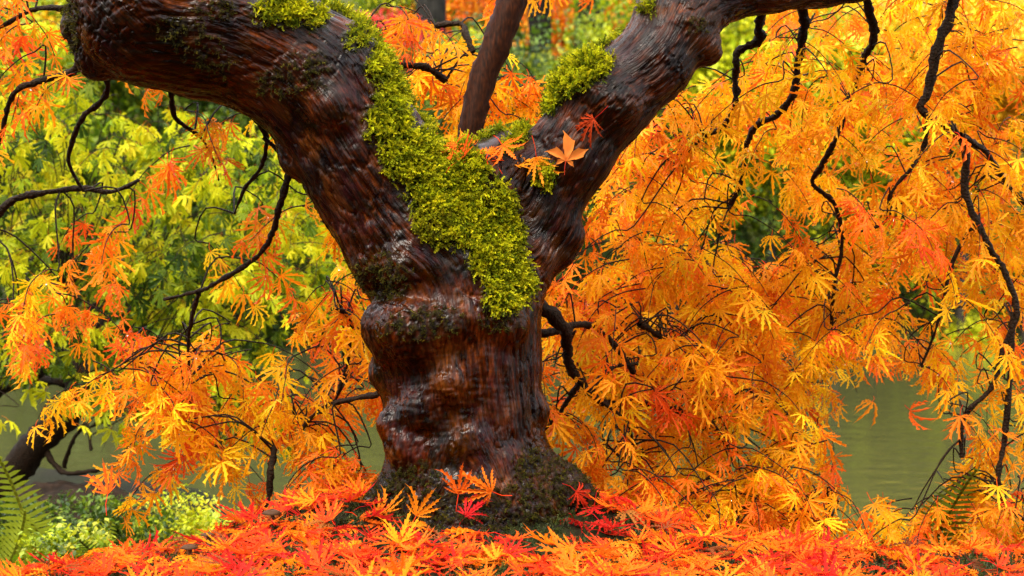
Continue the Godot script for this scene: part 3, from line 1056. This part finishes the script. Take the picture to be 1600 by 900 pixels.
func make_fallen(leafy: StandardMaterial3D) -> void:
	var meshes := [leaf_mesh(31, 7, 0.068, 0.3, 0.8, 14, 0.45, 1.6, 0.5), leaf_mesh(32, 7, 0.064, -0.12, 0.8, 14, 0.45, 1.5, 0.55), leaf_mesh(33, 9, 0.056, 0.6, 1.0, 14, 0.45, 1.6, 0.5), leaf_mesh(34, 7, 0.064, -0.32, 0.9, 14, 0.45, 1.2, 0.6)]
	var list := []
	var tries := 0
	while list.size() < 2400 and tries < 15000:
		tries += 1
		var x := rng.randf_range(-1.0, 1.0)
		var z := rng.randf_range(-0.28, 0.62)
		var e := Vector2((x + 0.05) / 0.2, (z - 0.02) / 0.19).length()
		if e < 0.9: continue
		# bare mossy spots
		if n_low.get_noise_2d(x * 900.0, z * 900.0) > 0.20 and rng.randf() < 0.85: continue
		if Vector2((x + 0.03) / 0.22, (z - 0.2) / 0.08).length() < 1.0 and rng.randf() < 0.75: continue
		var up := (Vector3.UP + Vector3(rng.randf_range(-0.5, 0.5), 0, rng.randf_range(-0.4, 0.7))).normalized()
		var az := rng.randf() * TAU
		var tip := Vector3(cos(az), 0, sin(az))
		tip = (tip - up * tip.dot(up)).normalized()
		var s := rng.randf_range(0.036, 0.068)
		var p := Vector3(x, height(x, z) + rng.randf_range(0.004, 0.02), z)
		list.append([leaf_place(p, tip, up, s), pick("dead" if rng.randf() < 0.07 else ("ember" if rng.randf() < 0.74 else "litter"), 0.18), s / (EYE.z - z), seen_at(p)])
	var order := range(list.size())
	order.sort_custom(func(a, b): return list[a][2] + (1.0 if list[a][3].x > 0 and list[a][3].x < 1600 and list[a][3].y < 905 else 0.0) > list[b][2] + (1.0 if list[b][3].x > 0 and list[b][3].x < 1600 and list[b][3].y < 905 else 0.0))
	var kinds := {}
	var pl := [[], [], [], []]
	var cl := [[], [], [], []]
	for i in order.size():
		var l: Array = list[order[i]]
		var v: int = i % 4
		if i >= 280:
			pl[v].append(l[0])
			cl[v].append(l[1])
			continue
		var px: float = l[0].origin.x
		var zone := "on the mound before the trunk foot"
		if px < -0.32: zone = "on the mound beside the mushrooms"
		elif px > 0.32: zone = "on the mound towards the dark fern"
		fallen_one(meshes[v], leafy, l[0], l[1], kinds, ["lying spread flat", "lying cupped upwards", "lying with drooping tips", "lying with rolled up lobes"][v] + " " + zone, "leaves fallen " + zone)
	# named leaves that lie on the tree itself: x, y, z, turn, size, palette colour, where
	var pile := []
	for i in 15:
		pile.append([rng.randf_range(690, 800), rng.randf_range(222, 262), rng.randf_range(0.01, 0.075), rng.randf() * TAU])
	for q in pile:
		var up := Vector3(rng.randf_range(-0.6, 0.6), 0.7, rng.randf_range(0.2, 0.9)).normalized()
		var tip := Vector3(cos(q[3]), sin(q[3]), 0.1)
		tip = (tip - up * tip.dot(up)).normalized()
		fallen_one(meshes[rng.randi() % 4], leafy, leaf_place(at(q[0], q[1], q[2]), tip, up, 0.055), pick("ember" if rng.randf() < 0.3 else "litter"), kinds, "caught in the fork of the trunk", "leaves caught in the fork")
	var m3 := MultiMesh.new()
	var holder := thing("leaf_litter", "carpet of fallen orange and red maple leaves covering the mound", "leaf litter")
	tag(holder, "", "", "", "stuff")
	for v in 4:
		scatter("litter", meshes[v], leafy, pl[v], cl[v], holder)
	# leaves laid on bark, found from the photograph one by one
	var placed := [
		[928, 186, 0.062, -2.1, 0.058, lin(0.42, 0.05, 0.010), 33, "dark red thin-lobed maple leaf stuck on the right limb below a moss cushion"],
		[838, 245, 0.062, 2.9, 0.055, lin(0.78, 0.26, 0.01), 34, "orange thin-lobed maple leaf hanging over the base of the right limb"],
		[716, 772, 0.16, 0.1, 0.058, lin(0.72, 0.12, 0.008), 34, "orange-red maple leaf standing upright against the foot of the trunk"],
		[768, 768, 0.17, -1.2, 0.062, lin(0.76, 0.17, 0.008), 33, "orange maple leaf with pink stalk leaning on the foot of the trunk"],
		[728, 806, 0.18, 0.6, 0.05, lin(0.58, 0.02, 0.02), 33, "bright red maple leaf below the middle of the trunk foot"],
		[900, 768, 0.08, 2.2, 0.05, lin(0.58, 0.04, 0.012), 33, "red maple leaf hanging on the right root"],
		[650, 806, 0.17, 0.5, 0.058, lin(0.76, 0.22, 0.008), 34, "orange maple leaf spread before the left root"],
		[168, 772, -0.04, -0.25, 0.062, lin(0.70, 0.13, 0.012), 34, "orange-red maple leaf standing upright on its stalk before the ferns"],
	]
	for q in placed:
		var up := Vector3(0.35 * sin(q[0]), 0.3 + 0.3 * sin(q[0] * 1.7), 1.0).normalized()
		var tip := Vector3(sin(q[3]), cos(q[3]), 0.0)
		tip = (tip - up * tip.dot(up)).normalized()
		var mm: StandardMaterial3D = leafy.duplicate()
		mm.albedo_color = q[5].linear_to_srgb()
		tag(put("fallen_leaf", meshes[q[6] - 31], mm, self, leaf_place(at(q[0], q[1], q[2]), tip, up, q[4])), q[7], "leaf")
	# the broad five-pointed leaf on the right limb and the torn one caught over the pond bank
	var star := leaf_mesh(41, 5, 0.24, 0.1, 0.3, 6, 0.06, 1.9, 0.5, 0.6)
	var sm2: StandardMaterial3D = leafy.duplicate()
	sm2.albedo_color = lin(0.66, 0.20, 0.03).linear_to_srgb()
	tag(put("star_leaf", star, sm2, self, leaf_place(at(884, 250, 0.062), Vector3(0.15, 1, 0.0), Vector3(0.1, 0.1, 1.0), 0.046)), "broad five-pointed orange leaf stuck on the dark right limb", "leaf")

var fallen_mats := {}
func fallen_one(mesh: Mesh, leafy: StandardMaterial3D, place: Transform3D, c: Color, kinds: Dictionary, where: String, group: String) -> void:
	var word := "orange"
	if c.r < 0.4: word = "withered brown"
	elif c.g < 0.07: word = "deep red"
	elif c.g < 0.125: word = "red-orange"
	elif c.g > 0.25: word = "golden orange"
	var key := "%s %d" % [word, int(c.g * 30)]
	if not fallen_mats.has(key):
		var mm: StandardMaterial3D = leafy.duplicate()
		mm.albedo_color = c.linear_to_srgb()
		fallen_mats[key] = mm
	tag(put("fallen_leaf", mesh, fallen_mats[key], self, place), "%s maple leaf %s" % [word, where], "leaf", "%s %s" % [word, group])

func make_green_maple(leafy: StandardMaterial3D, wood: Material) -> void:
	var t := thing("green_maple", "yellow-green maple with dark mossy stem leaning over the pond", "tree", Vector3.ZERO)
	hang_points.clear()
	var z := -1.9
	put("trunk", branch_mesh([at(-45, 900, z), at(-8, 800, z), at(12, 752, z), at(58, 692, z), at(108, 645, z), at(124, 585, z), at(110, 520, z - 0.2), at(150, 470, z - 0.5), at(190, 440, z - 0.8)], [0.06, 0.046, 0.042, 0.040, 0.038, 0.032, 0.024, 0.016, 0.01], 14, 0.3, 9), wood, t)
	var rows := [
		[[[124, 600], [60, 590], [75, 540], [65, 480], [80, 420], [130, 390]], -1.9, -2.6, 9, 4],
		[[[-30, 620], [20, 605], [55, 580], [70, 530]], -1.8, -2.0, 13, 7],
		[[[60, 690], [85, 725], [110, 742], [150, 735]], -1.9, -1.8, 6, 4],
		[[[110, 530], [180, 500], [260, 470], [330, 480], [420, 450]], -2.0, -3.0, 9, 4],
		[[[130, 560], [230, 555], [330, 545], [340, 520], [400, 470]], -2.0, -2.8, 8, 4],
		[[[100, 470], [40, 430], [70, 390], [160, 360], [260, 330]], -2.1, -3.0, 9, 3],
		[[[190, 440], [240, 400], [250, 330], [330, 260]], -2.6, -3.2, 8, 3],
		[[[20, 430], [0, 380], [-30, 330]], -2.3, -2.6, 8, 4],
		[[[100, 730], [110, 690], [135, 665], [140, 700]], -1.9, -1.8, 4, 3],
	]
	for r in rows:
		branch(t, wood, "branch", r[0], r[1], r[2], r[3], r[4])
	var leaves := []
	var st := SurfaceTool.new()
	st.begin(Mesh.PRIMITIVE_TRIANGLES)
	twig_base = 0
	var holes := [[30, 650, 80, 60, 0.9], [60, 720, 60, 40, 1.0], [330, 170, 70, 34, 0.85], [190, 150, 40, 30, 0.8], [60, 400, 40, 40, 0.5], [470, 600, 40, 60, 0.9], [200, 760, 130, 60, 0.95], [440, 500, 60, 30, 0.5], [90, 560, 40, 50, 0.6]]
	for g in [[250, 330, 270, 150, -3.6, -2.2, 150, "green"], [110, 270, 130, 110, -3.4, -2.2, 50, "lime"], [330, 480, 190, 100, -3.4, -2.1, 70, "green"], [60, 480, 90, 120, -3.2, -2.0, 34, "green"], [430, 400, 90, 120, -3.4, -2.4, 30, "green"], [50, 560, 80, 60, -2.6, -2.0, 20, "green"], [330, 600, 140, 50, -2.8, -2.1, 16, "green"], [60, 640, 60, 50, -2.4, -1.9, 8, "lime"], [60, 110, 80, 60, -3.6, -2.6, 20, "green"], [330, 620, 120, 60, -2.9, -2.2, 22, "green"]]:
		for i in g[6]:
			var a := rng.randf() * TAU
			var q := sqrt(rng.randf())
			var p := at(g[0] + cos(a) * q * g[2], g[1] + sin(a) * q * g[3] - 30.0, rng.randf_range(g[4], g[5]) * 0.8)
			var az := rng.randf() * TAU
			var best = null
			var far := 0.5
			for h in hang_points:
				var d := h.distance_to(p)
				if d < far:
					far = d
					best = h
			var pal: String = g[7]
			if rng.randf() < 0.3: pal = "lime"
			elif rng.randf() < 0.25: pal = "deep"
			spray(st, leaves, p, Vector3(cos(az), 0.4, sin(az)), rng.randf_range(0.14, 0.28), rng.randi_range(8, 13), 0.052, pal, holes, best)
	tag(put("twigs", st.commit(), wood, t), "", "", "", "stuff")
	var meshes := [leaf_mesh(51, 7, 0.12, 0.3, 0.3, 5, 0.12, 1.7, 0.4), leaf_mesh(52, 5, 0.15, 0.45, 0.3, 5, 0.12, 1.6, 0.4)]
	print("green leaves ", leaves.size())
	grow_leaves(t, leaves, meshes, leaf_material(0.5, 0.9, 0.22), 300, "leaf", "foliage")

# a rounded shrub or crown: leaf clumps spread through a lumpy volume
func clump_mesh(sd: int, count: int) -> ArrayMesh:
	var r := RandomNumberGenerator.new()
	r.seed = sd
	var st := SurfaceTool.new()
	st.begin(Mesh.PRIMITIVE_TRIANGLES)
	for i in count:
		var c := Vector3(r.randf_range(-1, 1), r.randf_range(-0.6, 0.6), r.randf_range(-1, 1)) * 0.75
		var d := Vector3(r.randf_range(-1, 1), r.randf_range(-0.9, 0.3), r.randf_range(-1, 1)).normalized()
		var s := d.cross(Vector3(r.randf_range(-0.4, 0.4), 1, r.randf_range(-0.4, 0.4))).normalized()
		var n := s.cross(d)
		var l := r.randf_range(0.3, 0.5)
		var k := r.randf_range(0.8, 1.15)
		for tri in [[c, c + d * l * 0.5 + s * l * 0.3 - n * 0.02, c + d * l * 0.5 - s * l * 0.3 - n * 0.02], [c + d * l * 0.5 - s * l * 0.3 - n * 0.02, c + d * l * 0.5 + s * l * 0.3 - n * 0.02, c + d * l - n * 0.1]]:
			for v in tri:
				st.set_color(Color(k, k, k))
				st.add_vertex(v)
	st.generate_normals()
	return st.commit()

var clumps: Array = []
func crown(owner: Node3D, centre: Vector3, size: Vector3, count: int, leaf: float, palette: String, m: Material) -> void:
	var a := []
	var c := []
	var off := Vector3(rng.randf() * 100, rng.randf() * 100, rng.randf() * 100)
	for i in count:
		var d := Vector3(rng.randfn(), rng.randfn(), rng.randfn()).normalized()
		var r := pow(rng.randf(), 0.28) * (0.82 + 0.75 * n_low.get_noise_3dv(d * 130.0 + off))
		var p := centre + d * size * r
		var b := Basis.from_euler(Vector3(rng.randf_range(-0.5, 0.5), rng.randf() * TAU, rng.randf_range(-0.5, 0.5))) * (leaf * rng.randf_range(0.7, 1.3))
		a.append(Transform3D(b, p))
		c.append(pick(palette, 0.18))
	scatter("crown", clumps[rng.randi() % clumps.size()], m, a, c, owner)

func make_far(leafy: StandardMaterial3D) -> void:
	clumps = [clump_mesh(1, 16), clump_mesh(2, 16)]
	var m := leaf_material(0.5, 0.6, 0.35)
	var stem := matte(lin(0.025, 0.02, 0.014), 0.8)
	# x, y of the middle, z, half width and half height in metres, clump size, clumps, palette, label
	var rows := [
		[900, 150, -25.5, 1.5, 0.8, 0.22, 700, "green", "bright green rounded shrub across the pond below the fir stems", "shrub"],
		[975, 140, -26.0, 1.2, 0.9, 0.22, 500, "lime", "lime green shrub across the pond beside the orange maple", "shrub"],
		[875, 40, -29.0, 0.8, 1.8, 0.22, 420, "orange", "narrow orange maple across the pond between two fir stems", "tree"],
		[985, 40, -29.5, 1.1, 2.0, 0.22, 480, "orange", "orange maple across the pond right of the fir stems", "tree"],
		[600, 100, -24.0, 1.0, 1.0, 0.22, 360, "red", "red maple across the pond behind the fork", "tree"],
		[740, 160, -22.5, 2.0, 1.2, 0.22, 600, "deep", "dark green shrub across the pond behind the middle limb", "shrub"],
		[1200, 110, -14.0, 1.5, 1.0, 0.2, 800, "lime", "yellow-green tree hanging over the far pond under the right limb", "tree"],
		[1110, 250, -17.0, 1.2, 1.3, 0.2, 620, "green", "mid green shrub behind the right-hand leaf curtain", "shrub"],
		[1190, 390, -20.0, 1.9, 1.4, 0.2, 760, "deep", "dark green shrub at the water's edge behind the leaf curtain", "shrub"],
		[940, 400, -20.0, 1.7, 1.3, 0.2, 600, "deep", "dark green shrub at the water's edge beside the trunk", "shrub"],
		[1360, 330, -20.5, 2.0, 1.6, 0.2, 700, "green", "green shrub on the far bank below the railing", "shrub"],
		[1500, 90, -11.0, 1.1, 0.75, 0.16, 800, "yellow", "yellow maple across the pond above the railing", "tree"],
		[1600, 160, -12.5, 0.9, 0.9, 0.16, 520, "yellow", "yellow maple at the end of the railing", "tree"],
		[1482, 165, -15.0, 0.32, 0.28, 0.12, 160, "red", "small red shrub just above the railing", "shrub"],
		[1520, 545, -12.0, 0.32, 0.36, 0.1, 260, "lime", "small lime green shrub at the water's edge by the white post", "shrub"],
		[1560, 400, -19.0, 1.7, 1.2, 0.2, 560, "green", "green shrub on the far bank under the yellow maple", "shrub"],
		[60, 130, -9.0, 1.6, 0.9, 0.16, 900, "green", "green tree beyond the yellow-green maple", "tree"],
		[320, 180, -10.0, 1.2, 0.9, 0.16, 700, "deep", "dark green shrub beyond the yellow-green maple", "shrub"],
		[160, 380, -12.0, 2.0, 1.2, 0.18, 900, "deep", "dark evergreen shrub on the left pond bank", "shrub"],
		[420, 400, -13.0, 1.6, 1.1, 0.18, 700, "deep", "dark evergreen shrub standing left of the trunk over the pond", "shrub"],
		[540, 330, -15.0, 1.5, 1.4, 0.2, 560, "green", "green shrub over the pond behind the left limb", "shrub"],
		[30, 60, -13.0, 1.4, 0.8, 0.2, 400, "gold", "golden tree beyond the left limb", "tree"],
		[1050, 60, -24.0, 2.0, 2.4, 0.24, 700, "green", "tall green tree across the pond behind the right limb", "tree"],
		[1300, 160, -24.0, 2.6, 2.4, 0.24, 900, "lime", "tall yellow-green tree on the far bank behind the leaf curtain", "tree"],
		[1450, 260, -26.0, 2.2, 1.6, 0.24, 600, "deep", "dark shrub on the slope behind the railing", "shrub"],
		[700, 480, -21.0, 2.0, 1.0, 0.2, 420, "deep", "low dark shrub at the far water's edge behind the trunk", "shrub"],
		[760, 20, -33.0, 1.8, 1.8, 0.3, 500, "orange", "orange tree up the slope behind the grey fir stem", "tree"],
		[640, 10, -34.0, 1.8, 1.6, 0.3, 460, "green", "green tree up the slope behind the red maple", "tree"],
		[960, 0, -35.0, 2.4, 2.0, 0.3, 560, "orange", "broad orange tree up the slope behind the thickest fir stem", "tree"],
		[850, 90, -32.0, 2.0, 1.2, 0.3, 460, "deep", "dark shrub up the slope between the fir stems", "shrub"],
		[700, 130, -27.0, 1.6, 1.0, 0.26, 460, "green", "green shrub on the far bank before the grey fir stem", "shrub"],
		[1150, 0, -33.0, 2.6, 2.2, 0.3, 560, "green", "green tree up the slope above the yellow-green tree", "tree"],
		[1420, 60, -33.0, 3.0, 2.4, 0.3, 700, "gold", "golden tree up the slope behind the railing", "tree"],
		[1580, 20, -35.0, 2.4, 2.4, 0.3, 560, "orange", "orange tree up the slope past the railing end", "tree"],
		[250, 540, -14.0, 1.4, 0.6, 0.18, 420, "deep", "low dark shrub at the left water's edge", "shrub"],
	]
	for r in rows:
		var zz: float = r[2]
		if zz > -22.0: zz = -23.0 + (zz + 9.0) * 0.15
		var grow: float = (EYE.z - zz) / (EYE.z - r[2])
		var p := at(r[0], r[1], zz)
		var foot := Vector3(p.x, height(p.x, p.z), p.z)
		var name_: String = {"shrub": "round_shrub", "tree": "far_tree"}[r[9]]
		var o := thing(name_, r[8], r[9], foot)
		var top := p - foot
		put("trunk", branch_mesh([Vector3(0, -0.1, 0), top * 0.5 + Vector3(0.06, 0, 0.05), top], [0.09, 0.07, 0.03], 8, 0.3, 4), stem, o)
		crown(o, top, Vector3(r[3], r[4], r[3] * 0.8) * grow, int(r[6] * pow(grow, 0.5)), r[5] * pow(grow, 0.75), r[7], m)
	# evergreens and a slope on the near side, which the wet bark mirrors
	for q in [[-7.5, 9.5, 2.6, 2.9, "leftmost as one faces them"], [-4.0, 10.5, 2.4, 3.6, "second in the row"], [-0.5, 11.0, 2.5, 3.3, "third in the row"], [3.2, 10.2, 2.5, 3.7, "fourth in the row"], [7.0, 9.0, 2.7, 3.1, "last in the row"], [-9.5, 5.0, 2.2, 2.6, "standing apart by the left bank"], [9.5, 4.5, 2.2, 2.6, "standing apart by the right bank"]]:
		var foot := Vector3(q[0], height(q[0], q[1]), q[1])
		var o := thing("evergreen_tree", "dark broad evergreen across the path from the maple, " + q[4], "tree", foot, "evergreens across the path")
		put("trunk", branch_mesh([Vector3(0, -0.2, 0), Vector3(0.1, 1.5, 0), Vector3(0, q[3], 0)], [0.2, 0.16, 0.08], 8, 0.2, 4), stem, o)
		crown(o, Vector3(0, q[3] * 0.95, 0), Vector3(q[2], q[3], 1.6), 750, 0.5, "deep", m)
	# fir stems
	var fir_bark := matte(lin(0.016, 0.013, 0.009), 0.95)
	fir_bark.albedo_texture = noise_texture(0.02, 4, 256, Color(0.4, 0.4, 0.4), Color(1, 1, 1), 61)
	fir_bark.uv1_triplanar = true
	fir_bark.uv1_scale = Vector3(3, 0.6, 3)
	fir_bark.heightmap_enabled = true
	fir_bark.heightmap_texture = fir_bark.albedo_texture
	fir_bark.heightmap_scale = 6.0
	var pale := fir_bark.duplicate()
	pale.albedo_color = lin(0.034, 0.031, 0.026).linear_to_srgb()
	for f in [[842, 20, -27.6, 18, false, "dark fir stem across the pond, narrower one beside the orange maple"], [919, 20, -27.8, 24, false, "dark fir stem across the pond, thickest of the three"], [672, 20, -28.0, 24, true, "grey fir stem across the pond behind the fork"]]:
		var p := at(f[0], f[1], f[2])
		var foot := Vector3(p.x, height(p.x, p.z) - 0.3, p.z)
		var o := thing("fir_tree", f[5], "tree", foot)
		var r: float = f[3] * (EYE.z - f[2]) / FOCAL
		put("trunk", branch_mesh([Vector3.ZERO, Vector3(0.02, 4, 0), Vector3(-0.05, 10, 0), Vector3(0, 18, 0)], [r * 1.15, r, r * 0.9, r * 0.5], 16, 0.15, 10), pale if f[4] else fir_bark, o)
		crown(o, Vector3(0, 16, 0), Vector3(2.6, 4.5, 2.6), 500, 0.4, "deep", m)
	# railing of the far walkway
	var grey := matte(lin(0.03, 0.033, 0.036), 0.6)
	var a := at(1385, 207, -29.0)
	var b := at(1660, 207, -29.0)
	var rail := thing("railing", "dark grey railing of a walkway on the far side of the pond", "railing", Vector3(a.x, a.y - 1.0, a.z))
	var bar := BoxMesh.new()
	bar.size = Vector3(b.x - a.x, 0.11, 0.10)
	put("handrail", bar, grey, rail, Transform3D(Basis(), Vector3((b.x - a.x) / 2, 1.0, 0)))
	var low := BoxMesh.new()
	low.size = Vector3(b.x - a.x, 0.08, 0.08)
	put("lower_rail", low, grey, rail, Transform3D(Basis(), Vector3((b.x - a.x) / 2, 0.55, 0)))
	var post := BoxMesh.new()
	post.size = Vector3(0.12, 1.9, 0.12)
	for i in 5:
		put("post", post, grey, rail, Transform3D(Basis(), Vector3(0.05 + i * (b.x - a.x - 0.1) / 4, 0.0, 0)))

func frond_mesh(sd: int, pairs: int, arch: float) -> ArrayMesh:
	var r := RandomNumberGenerator.new()
	r.seed = sd
	var st := SurfaceTool.new()
	st.begin(Mesh.PRIMITIVE_TRIANGLES)
	var prev := Vector3.ZERO
	for i in pairs:
		var t := float(i + 1) / pairs
		var c := Vector3(0.06 * sin(t * 2.0), t * (1.0 - 0.25 * arch * t), arch * t * t * 0.6)
		var dir := (c - prev).normalized()
		var l := 0.19 * sin(PI * pow(t, 0.7) * 0.93 + 0.1) * r.randf_range(0.9, 1.1)
		for s in [-1.0, 1.0]:
			var o: Vector3 = Vector3(s, 0.25, -0.15).normalized() * l
			var w := dir * 0.36 / pairs
			for v in [c - w, c + o * 0.55 + w * 0.9, c + w * 0.8, c - w, c + o * 0.55 - w * 0.7, c + o * 0.55 + w * 0.9, c + o * 0.55 - w * 0.7, c + o, c + o * 0.55 + w * 0.9]:
				st.set_color(Color(1, 1, 1))
				st.add_vertex(v)
		var sd2 := dir.cross(Vector3(0, 0, 1)).normalized() * 0.008
		for v in [prev - sd2, prev + sd2, c + sd2, prev - sd2, c + sd2, c - sd2]:
			st.set_color(Color(0.7, 0.6, 0.6))
			st.add_vertex(v)
		prev = c
	st.generate_normals()
	return st.commit()

func make_small_things(leafy: StandardMaterial3D) -> void:
	# ferns
	var stalkm0 := matte(lin(0.03, 0.03, 0.01), 0.7)
	var fm := leaf_material(0.45, 0.7, 0.4)
	var greens := []
	for c in [lin(0.085, 0.13, 0.008), lin(0.045, 0.08, 0.008), lin(0.20, 0.23, 0.012)]:
		var g: StandardMaterial3D = fm.duplicate()
		g.albedo_color = c.linear_to_srgb()
		greens.append(g)
	var fronds := [frond_mesh(1, 24, 0.6), frond_mesh(2, 22, 0.9), frond_mesh(3, 26, 0.5)]
	for f in [[1428, -0.32, 0.29, [[0.3, -0.1, 1.0], [-0.9, 0.3, 0.6], [1.2, -0.2, 0.6]], 0, "dark green fern standing before the water opening under the hanging leaves"],
			[1530, -0.5, 0.32, [[0.5, 0.2, 1.0], [-0.6, 0.1, 0.8]], 2, "pale fern low under the hanging golden leaves"],
			[10, -0.6, 0.30, [[0.75, 0.2, 1.0], [0.3, 0.1, 0.9], [-0.6, 0.2, 0.8], [1.2, 0.0, 0.8]], 0, "green fern arching at the foot of the green maple stem"],
			[130, -0.7, 0.36, [[0.7, 0.2, 1.0], [-0.3, 0.3, 0.9], [1.1, 0.2, 0.9], [-0.9, 0.1, 0.8]], 1, "dark fern on the bank beyond the mound"],
			[240, -1.0, 0.42, [[0.5, 0.2, 1.0], [-0.5, 0.2, 0.9], [0.9, 0.0, 0.8]], 2, "yellowing fern on the bank beyond the mound"],
			[60, -1.1, 0.40, [[0.1, 0.2, 1.0], [-0.7, 0.2, 0.9], [0.8, 0.1, 0.9], [-0.3, -0.2, 1.0]], 2, "lime green fern beside the rock"],
			[-40, -0.9, 0.38, [[0.6, 0.2, 1.0], [0.1, 0.2, 0.9], [1.0, 0.1, 0.9]], 2, "lime green fern at the edge of the bank by the maple stem"],
			[200, -0.45, 0.26, [[0.3, 0.2, 1.0], [-0.5, 0.2, 0.9], [0.9, 0.1, 0.9]], 0, "green fern just behind the crest of the mound"]]:
		var p := at(f[0], 880, f[1])
		var foot := Vector3(p.x, height(p.x, p.z), p.z)
		var o := thing("fern", f[5], "fern", foot)
		var long: float = f[2]
		for k in f[3]:
			var b := Basis(Vector3(0, 0, 1), -k[0] * 0.8) * Basis(Vector3(1, 0, 0), k[1])
			put("frond", fronds[rng.randi() % 3], greens[f[4]], o, Transform3D(b * (long * k[2]), Vector3.ZERO))
	# low leafy plants between the ferns
	for q in [[40, 835, -1.25, 0.14, "deep", "low dark green plant on the bank between the ferns"], [165, 842, -1.4, 0.17, "deep", "low dark green plant on the bank before the rock"], [-60, 860, -1.2, 0.12, "green", "low green plant at the foot of the leaning stem"], [285, 850, -1.5, 0.16, "lime", "low lime green plant beyond the crest of the mound"], [110, 880, -0.8, 0.12, "green", "low green plant close behind the mound"]]:
		var p := at(q[0], q[1], q[2])
		var foot := Vector3(p.x, height(p.x, p.z), p.z)
		var o := thing("bank_plant", q[5], "plant", foot)
		var top := Vector3(0, maxf(p.y - foot.y, 0.06), 0)
		put("stem", branch_mesh([Vector3(0, -0.03, 0), top * 0.6, top], [0.006, 0.005, 0.003], 6, 0.2, 3), stalkm0, o)
		crown(o, top, Vector3(q[3], q[3] * 0.8, q[3]), 260, 0.035, q[4], fm)
	# rock on the left bank
	var st := SurfaceTool.new()
	st.begin(Mesh.PRIMITIVE_TRIANGLES)
	var rows := 24
	var cols := 36
	for j in rows + 1:
		for i in cols:
			var a := TAU * i / cols
			var e := PI * j / rows - PI / 2
			var d := Vector3(cos(e) * cos(a), sin(e), cos(e) * sin(a))
			var r := 1.0 + 0.28 * n_low.get_noise_3dv(d * 90.0) + 0.10 * n_mid.get_noise_3dv(d * 60.0)
			st.add_vertex(d * r * Vector3(0.24, 0.12, 0.2))
	for j in rows:
		for i in cols:
			var p0 := j * cols + i
			var p1 := j * cols + (i + 1) % cols
			st.add_index(p0); st.add_index(p0 + cols); st.add_index(p1)
			st.add_index(p1); st.add_index(p0 + cols); st.add_index(p1 + cols)
	st.generate_normals()
	var rm := matte(lin(0.034, 0.018, 0.011), 0.85)
	rm.albedo_texture = noise_texture(0.02, 5, 256, Color(0.4, 0.42, 0.36), Color(1, 1, 1), 71)
	rm.uv1_triplanar = true
	rm.uv1_scale = Vector3(4, 4, 4)
	rm.heightmap_enabled = true
	rm.heightmap_texture = rm.albedo_texture
	rm.heightmap_scale = 1.0
	var rp := at(105, 800, -1.7)
	tag(put("rock", st.commit(), rm, self, Transform3D(Basis(), Vector3(rp.x, rp.y - 0.05, rp.z))), "brownish rounded rock on the pond bank under the green maple", "rock")
	# mushrooms among the fallen leaves
	var capm := matte(lin(0.05, 0.022, 0.009), 0.6)
	var stalkm := matte(lin(0.10, 0.06, 0.03), 0.7)
	for q in [[296, 862, 0.22, 0.022, "small brown mushroom standing clear of the leaves left of the trunk"], [425, 818, 0.1, 0.026, "small brown mushroom with wide cap near the crest of the mound"], [325, 842, 0.14, 0.018, "tiny brown mushroom half hidden between moss and leaves"]]:
		var p := at(q[0], q[1], q[2])
		var g := height(p.x, p.z)
		var o := thing("mushroom", q[4], "mushroom", Vector3(p.x, g, p.z))
		var h := maxf(p.y - g, 0.022) + 0.006
		put("stem", branch_mesh([Vector3(0, -0.01, 0), Vector3(0.002, h * 0.5, 0), Vector3(0, h, 0)], [0.004, 0.003, 0.0032], 8, 0.1, 3), stalkm, o)
		var cs := SurfaceTool.new()
		cs.begin(Mesh.PRIMITIVE_TRIANGLES)
		var prof := [[0.0, 0.35], [0.4, 0.31], [0.75, 0.16], [1.0, -0.08], [0.92, -0.1], [0.5, 0.05], [0.1, 0.08]]
		for e in prof:
			for i in 14:
				var a := TAU * i / 14
				cs.add_vertex(Vector3(cos(a) * e[0], e[1] + 0.03 * sin(a * 3.0), sin(a) * e[0]) * q[3] * 0.62)
		for j in prof.size() - 1:
			for i in 14:
				var p0 := j * 14 + i
				var p1 := j * 14 + (i + 1) % 14
				cs.add_index(p0); cs.add_index(p1); cs.add_index(p0 + 14)
				cs.add_index(p1); cs.add_index(p1 + 14); cs.add_index(p0 + 14)
		cs.generate_normals()
		put("cap", cs.commit(), capm, o, Transform3D(Basis(), Vector3(0, h, 0)))
	# star moss of the mound
	var a2 := []
	var c2 := []
	for i in 26000:
		var x := rng.randf_range(-1.0, 1.0)
		var z := rng.randf_range(-0.2, 0.6)
		if n_mid.get_noise_2d(x * 300.0, z * 300.0) < -0.3: continue
		var lean := (Vector3.UP + Vector3(rng.randf_range(-0.6, 0.6), 0, rng.randf_range(-0.6, 0.6))).normalized()
		var side := lean.cross(Vector3(rng.randf_range(-1, 1), 0.1, rng.randf_range(-1, 1))).normalized()
		a2.append(Transform3D(Basis(side, lean, side.cross(lean)) * rng.randf_range(0.008, 0.017), Vector3(x, height(x, z) - 0.001, z)))
		c2.append(vary(lin(0.022, 0.032, 0.005).lerp(lin(0.09, 0.10, 0.008), rng.randf() * rng.randf()), 0.2))
	var mo := scatter("ground_moss", sprig_mesh(14, 5, 0.3), leaf_material(0.6, 0.4), a2, c2, self)
	tag(mo, "dark green star moss growing between the fallen leaves", "moss")
